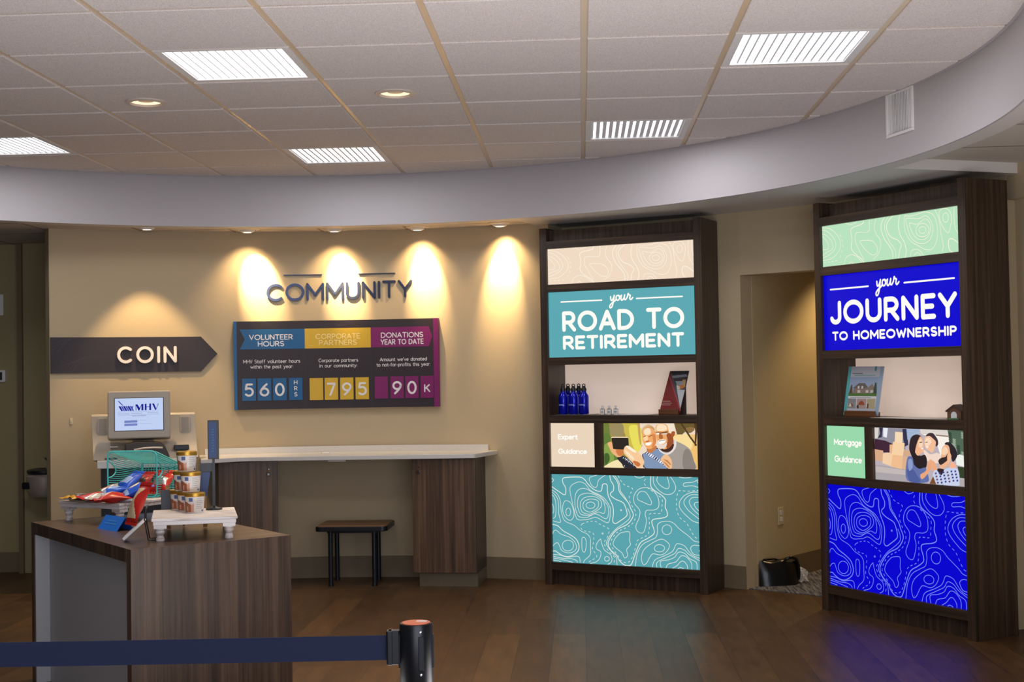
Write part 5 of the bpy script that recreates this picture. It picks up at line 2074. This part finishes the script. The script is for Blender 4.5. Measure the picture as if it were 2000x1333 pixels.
def bp(side, s_, t_):
    """point on the basket: side wall, s along the wall's width, t depth 0 mouth..1 bottom"""
    k = 1 - .20 * t_
    hw, ht = BWd / 2 * k, BHt * (1 - .34 * t_)
    y = BDp * t_
    xo = .045 * t_
    if side == 'top':
        return (xo + (-hw + 2 * hw * s_), y, ht)
    if side == 'bot':
        return (xo + (-hw + 2 * hw * s_), y, .004)
    return (xo + (-hw if side == 'l' else hw), y, .004 + (ht - .004) * s_)


rim = MB()
rim.tube([(p[0], 0, p[1]) for p in rounded(-BWd / 2, BWd / 2, .004, BHt, .025, 4)], .0042, 8, closed=True)
rim.build('rim', M['teal'], bk, smooth=60)
for sd in ('l', 'r', 'top', 'bot'):
    mb = MB()
    nw = 20
    for k in range(nw):
        s_ = (k + .5) / nw
        t0 = 0.0
        if sd in 'lr' and .42 < s_ < .80:
            t0 = .22 * math.sin(math.pi * (s_ - .42) / .38) ** .6
        mb.tube([bp(sd, s_, t0), bp(sd, s_, 1.0)], .0021, 5)
    if sd in 'lr':
        mb.tube([bp(sd, .42 + .38 * q / 10, .22 * max(0, math.sin(math.pi * q / 10)) ** .6) for q in range(11)], .0034, 6)
    mb.build('side_wires', M['teal'], bk, smooth=60)
mb = MB()
w0 = [bp('l', 0, 1), bp('r', 0, 1), bp('r', 1, 1), bp('l', 1, 1)]
mb.tube(w0, .0034, 6, closed=True)
for k in range(1, 14):
    mb.tube([bp('bot', k / 14, 1), bp('top', k / 14, 1)], .0014, 5)
    mb.tube([bp('l', k / 14, 1), bp('r', k / 14, 1)], .0014, 5)
mb.build('end_wires', M['teal'], bk, smooth=60)
mb = MB()
for a, b in ((('l', 0), ('l', 1)), (('r', 0), ('r', 1))):
    q = [bp(a[0], a[1], .97), bp(b[0], b[1], .97), bp(b[0], b[1], 1.0), bp(a[0], a[1], 1.0)]
    mb.tube([q[0], q[1]], .005, 6)
mb.build('corner_bars', M['teal'], bk, smooth=60)


# snack bags: crimped pillow packs
def make_pack(name, label, loc, rot, w, l, th_, cols, tilt=(0, 0), seed=0, cat='snack bag', group='snack bags'):
    """cols: function (u, v) -> material slot; list of materials"""
    w, l, th_ = w * 1.12, l * 1.1, th_ * 1.3
    t = thing(name, label, cat, loc, rot, group)
    fn, mats = cols
    rnd = random.Random(seed)
    ph_ = [rnd.uniform(0, 6) for _ in range(4)]
    mb = MB()
    mb.T = Matrix.Rotation(R(tilt[0]), 4, 'X') @ Matrix.Rotation(R(tilt[1]), 4, 'Y') @ Matrix.Translation((0, 0, th_ * .55))
    n, mrows = 22, 30
    for sgn in (1, -1):
        rows = []
        for j in range(mrows + 1):
            v_ = j / mrows
            row = []
            for i in range(n + 1):
                u_ = i / n
                x = (u_ - .5) * w * (1 - .07 * math.sin(math.pi * v_))
                y = (v_ - .5) * l
                b_ = max(0, math.sin(math.pi * min(1, max(0, (v_ - .06) / .88)))) ** .55 * max(0, math.sin(math.pi * u_)) ** .6
                z = sgn * th_ * .5 * b_ * (1 + .14 * math.sin(5 * u_ + ph_[0] + 4 * v_) + .10 * math.sin(9 * v_ + ph_[1]))
                z += .004 * math.sin(6 * v_ + ph_[2]) * (1 - b_)
                row.append((x, y, z))
            rows.append(mb.pts(row))
        for j, (a, b) in enumerate(zip(rows, rows[1:])):
            for i in range(n):
                f_ = (a + i, a + i + 1, b + i + 1, b + i)
                mb.face(f_ if sgn > 0 else f_[::-1], fn((i + .5) / n, (j + .5) / mrows) if sgn > 0 else 0)
    mb.build('pouch', [M[q] for q in mats], t, smooth=50)
    for e in (-1, 1):
        mb = MB()
        mb.T = Matrix.Rotation(R(tilt[0]), 4, 'X') @ Matrix.Rotation(R(tilt[1]), 4, 'Y') @ Matrix.Translation((0, 0, th_ * .55))
        m_ = 14
        rows = []
        for q in range(3):
            rows.append(mb.pts([((i / m_ - .5) * w, e * (l / 2 + .007 * q - .002), (.0011 if i % 2 else -.0011) + .004 * math.sin(6 * (0 if e < 0 else 1) + ph_[2])) for i in range(m_ + 1)]))
        for a, b in zip(rows, rows[1:]):
            for i in range(m_):
                mb.face((a + i, a + i + 1, b + i + 1, b + i))
        mb.build('seal', M[mats[0]], t)
    return t


def wave(u, v):
    s_ = .58 + .15 * math.sin(v * 6.0 + .6)
    return 1 if u < s_ and .12 < v < .90 and u > .06 else 0


def wide_wave(u, v):
    return 1 if .05 < u < .70 + .16 * math.sin(v * 6.2 + .8) and .10 < v < .90 else 0


def plain(u, v):
    return 1 if .3 < v < .62 and .15 < u < .85 else 0


def spotty(u, v):
    if (u - .5) ** 2 / .07 + (v - .48) ** 2 / .05 < 1:
        return 1
    return 2 if .1 < v < .25 else 0


cpl = (plain, ['bluefoil', 'bluelight', 'cream'])
make_pack('snack_bag', 'brown and yellow snack bag at the left end of the riser', (-2.395, 6.265, RZ), R(-58), .085, .125, .030, (spotty, ['brownfoil', 'silver', 'yellow']), (0, 0), 1)
make_pack('snack_bag', 'yellow tipped snack bag overhanging the left riser edge', (-2.455, 6.325, RZ), R(-50), .06, .10, .02, (spotty, ['yellow', 'brownfoil', 'yellow']), (0, 0), 2)
make_pack('snack_bag', 'red and silver snack bag lying beside the brown and yellow one', (-2.315, 6.225, RZ), R(-42), .078, .145, .036, (lambda u, v: 1 if u > .72 else 0, ['red', 'silver']), (0, 8), 3)
make_pack('snack_bag', 'white snack bag with orange and green print at the basket mouth', (-2.290, 6.355, RZ + .022), R(-60), .085, .135, .036, (spotty, ['silver', 'orangefoil', 'greenfoil']), (14, 0), 4)
make_pack('snack_bag', 'red and cream snack bag at the front corner of the riser', (-2.205, 6.170, RZ), R(-66), .085, .150, .036, (wave, ['red', 'cream']), (0, 0), 5)
make_pack('snack_bag', 'pale blue snack bag behind the red and cream one', (-2.235, 6.270, RZ + .018), R(-74), .090, .12, .040, (spotty, ['bluefoil', 'bluelight', 'bluelight']), (10, 0), 6)
make_pack('snack_bag', 'blue snack bag with wheat coloured print near the riser corner', (-2.115, 6.235, RZ + .022), R(-64), .095, .130, .046, (spotty, ['bluefoil', 'cream', 'bluelight']), (16, 0), 7)
make_pack('snack_bag', 'bright blue snack bag propped up in the basket mouth', (-2.190, 6.375, RZ + .060), R(-40), .095, .120, .042, (plain, ['bluefoil', 'bluelight']), (38, 0), 8)
make_pack('snack_bag', 'red snack bag standing deep inside the teal basket', (-2.078, 6.52, RZ + .050), R(-14), .095, .115, .040, (plain, ['red', 'silver']), (48, 0), 9)
make_pack('snack_bag', 'green and brown snack bag inside the basket beside the red one', (-2.165, 6.52, RZ + .050), R(-24), .07, .105, .034, (spotty, ['red', 'brownfoil', 'greenfoil']), (52, 0), 10)

# bag propped on a white board in front of the risers
wb = thing('display_easel', 'white display easel with black wire back at the front of the table', 'easel', (-1.915, 5.47, TZ), R(14))
mb = MB()
mb.T = Matrix.Translation((0, 0, .012)) @ Matrix.Rotation(R(-42), 4, 'Y')
mb.box(0.0, .112, -.055, .055, -.006, .006)
mb.build('board', M['white'], wb, bevel=.002)
mb = MB()
mb.tube([(.14, -.04, .004), (.10, -.04, .004), (.085, -.04, .09), (.088, -.03, .13), (.095, 0, .145), (.088, .03, .13), (.085, .04, .09), (.10, .04, .004), (.14, .04, .004)], .003, 6)
mb.build('wire_back', M['blackmetal'], wb, smooth=60)
make_pack('snack_bag', 'tall red and cream chip bag propped upright on the white easel', (-1.842, 5.485, TZ + .148), R(-45), .092, .150, .030, (wide_wave, ['red', 'cream']), (66, 0), 11)

# blue folded card
tc = thing('tent_card', 'blue folded tent card standing on the table before the rear riser', 'card', (-2.135, 5.885, TZ), math.atan2(-.697, .717))
mb = MB()
mb.prism([(-.004, 0), (.038, .060), (.080, 0), (.0785, 0), (.038, .0578), (-.0025, 0)], -.095, .095, plane='yz')
mb.build('card', M['cardblue'], tc)
mb = MB()
mb.T = Matrix.Translation((0, -.0045, 0)) @ Matrix.Rotation(math.atan2(.060, .042), 4, 'X')
for z, a in ((.044, .045), (.030, .058)):
    for k in range(8):
        x = -a + 2 * a * k / 8
        mb.poly([(x, z, .0006), (x + a * .19, z, .0006), (x + a * .19, z + .006, .0006), (x, z + .006, .0006)])
mb.build('card_print', M['cardtext'], tc)

# ------------------------------------------------------------------ retractable belt post
PX, PY = -0.332, 2.602
po = thing('belt_post', 'black retractable belt post with orange top and navy belt in the foreground', 'barrier post', (PX, PY, 0), R(2))
mb = MB()
mb.lathe([(.0, 0), (.165, 0), (.165, .008), (.12, .022), (.04, .03), (.034, .035)], 40)
mb.build('base', M['black'], po, smooth=40)
mb = MB()
mb.lathe([(.030, .03), (.030, .84)], 32)
mb.build('pole', M['black'], po, smooth=40)
mb = MB()
mb.lathe([(.0300, .82), (.0325, .825), (.0325, .940), (.0310, .9455), (.0, .9455)], 40, cap=False)
hd_ = mb.build('head', M['black'], po, smooth=40)
mb = MB()
mb.lathe([(.0275, .9458), (.0275, .9468), (.0, .9468)], 36, cap=False)
stk = mb.build('top_sticker', M['orange'], hd_, smooth=40)
mb = MB()
mb.prism([(.0, .004), (.020, .002), (.023, .012), (.012, .018), (.0, .015)], .9469, .9472)
mb.build('sticker_print', M['stickerwhite'], stk)
for a, w_ in ((-90 + 22, .011), (0, .014), (180, .014), (90, .011)):
    mb = MB()
    mb.T = Matrix.Rotation(R(a), 4, 'Z')
    mb.box(.029, .0345, -w_ / 2, w_ / 2, .858, .924)
    mb.build('slot_channel', M['blackmetal'], hd_, bevel=.0015)
for z in (.9315, .8495):
    mb = MB()
    mb.T = Matrix.Rotation(R(-90 + 22), 4, 'Z') @ Matrix.Translation((.0318, 0, z)) @ Matrix.Rotation(R(90), 4, 'Y')
    mb.lathe([(.0035, 0), (.0030, .0016), (.0, .0022)], 12, cap=False)
    mb.build('screw', M['chrome'], hd_, smooth=50)
mb = MB()
mb.box(-.058, -.033, -.010, .010, .866, .932)
mb.box(-.056, -.046, -.014, .014, .866, .932)
cl = mb.build('belt_clip', M['black'], po, bevel=.002)
mb = MB()
rows = []
for k in range(25):
    x = -.056 - 1.9 * k / 24
    dz = -.004 * math.sin(math.pi * k / 24)
    rows.append(mb.pts([(x, -.001, .874 + dz), (x, .001, .874 + dz), (x, .001, .922 + dz), (x, -.001, .922 + dz)]))
for a, b in zip(rows, rows[1:]):
    for q in range(4):
        mb.face((a + q, a + (q + 1) % 4, b + (q + 1) % 4, b + q))
mb.face([rows[0] + q for q in range(4)])
mb.face([rows[-1] + q for q in (3, 2, 1, 0)])
mb.build('belt', M['belt'], po)
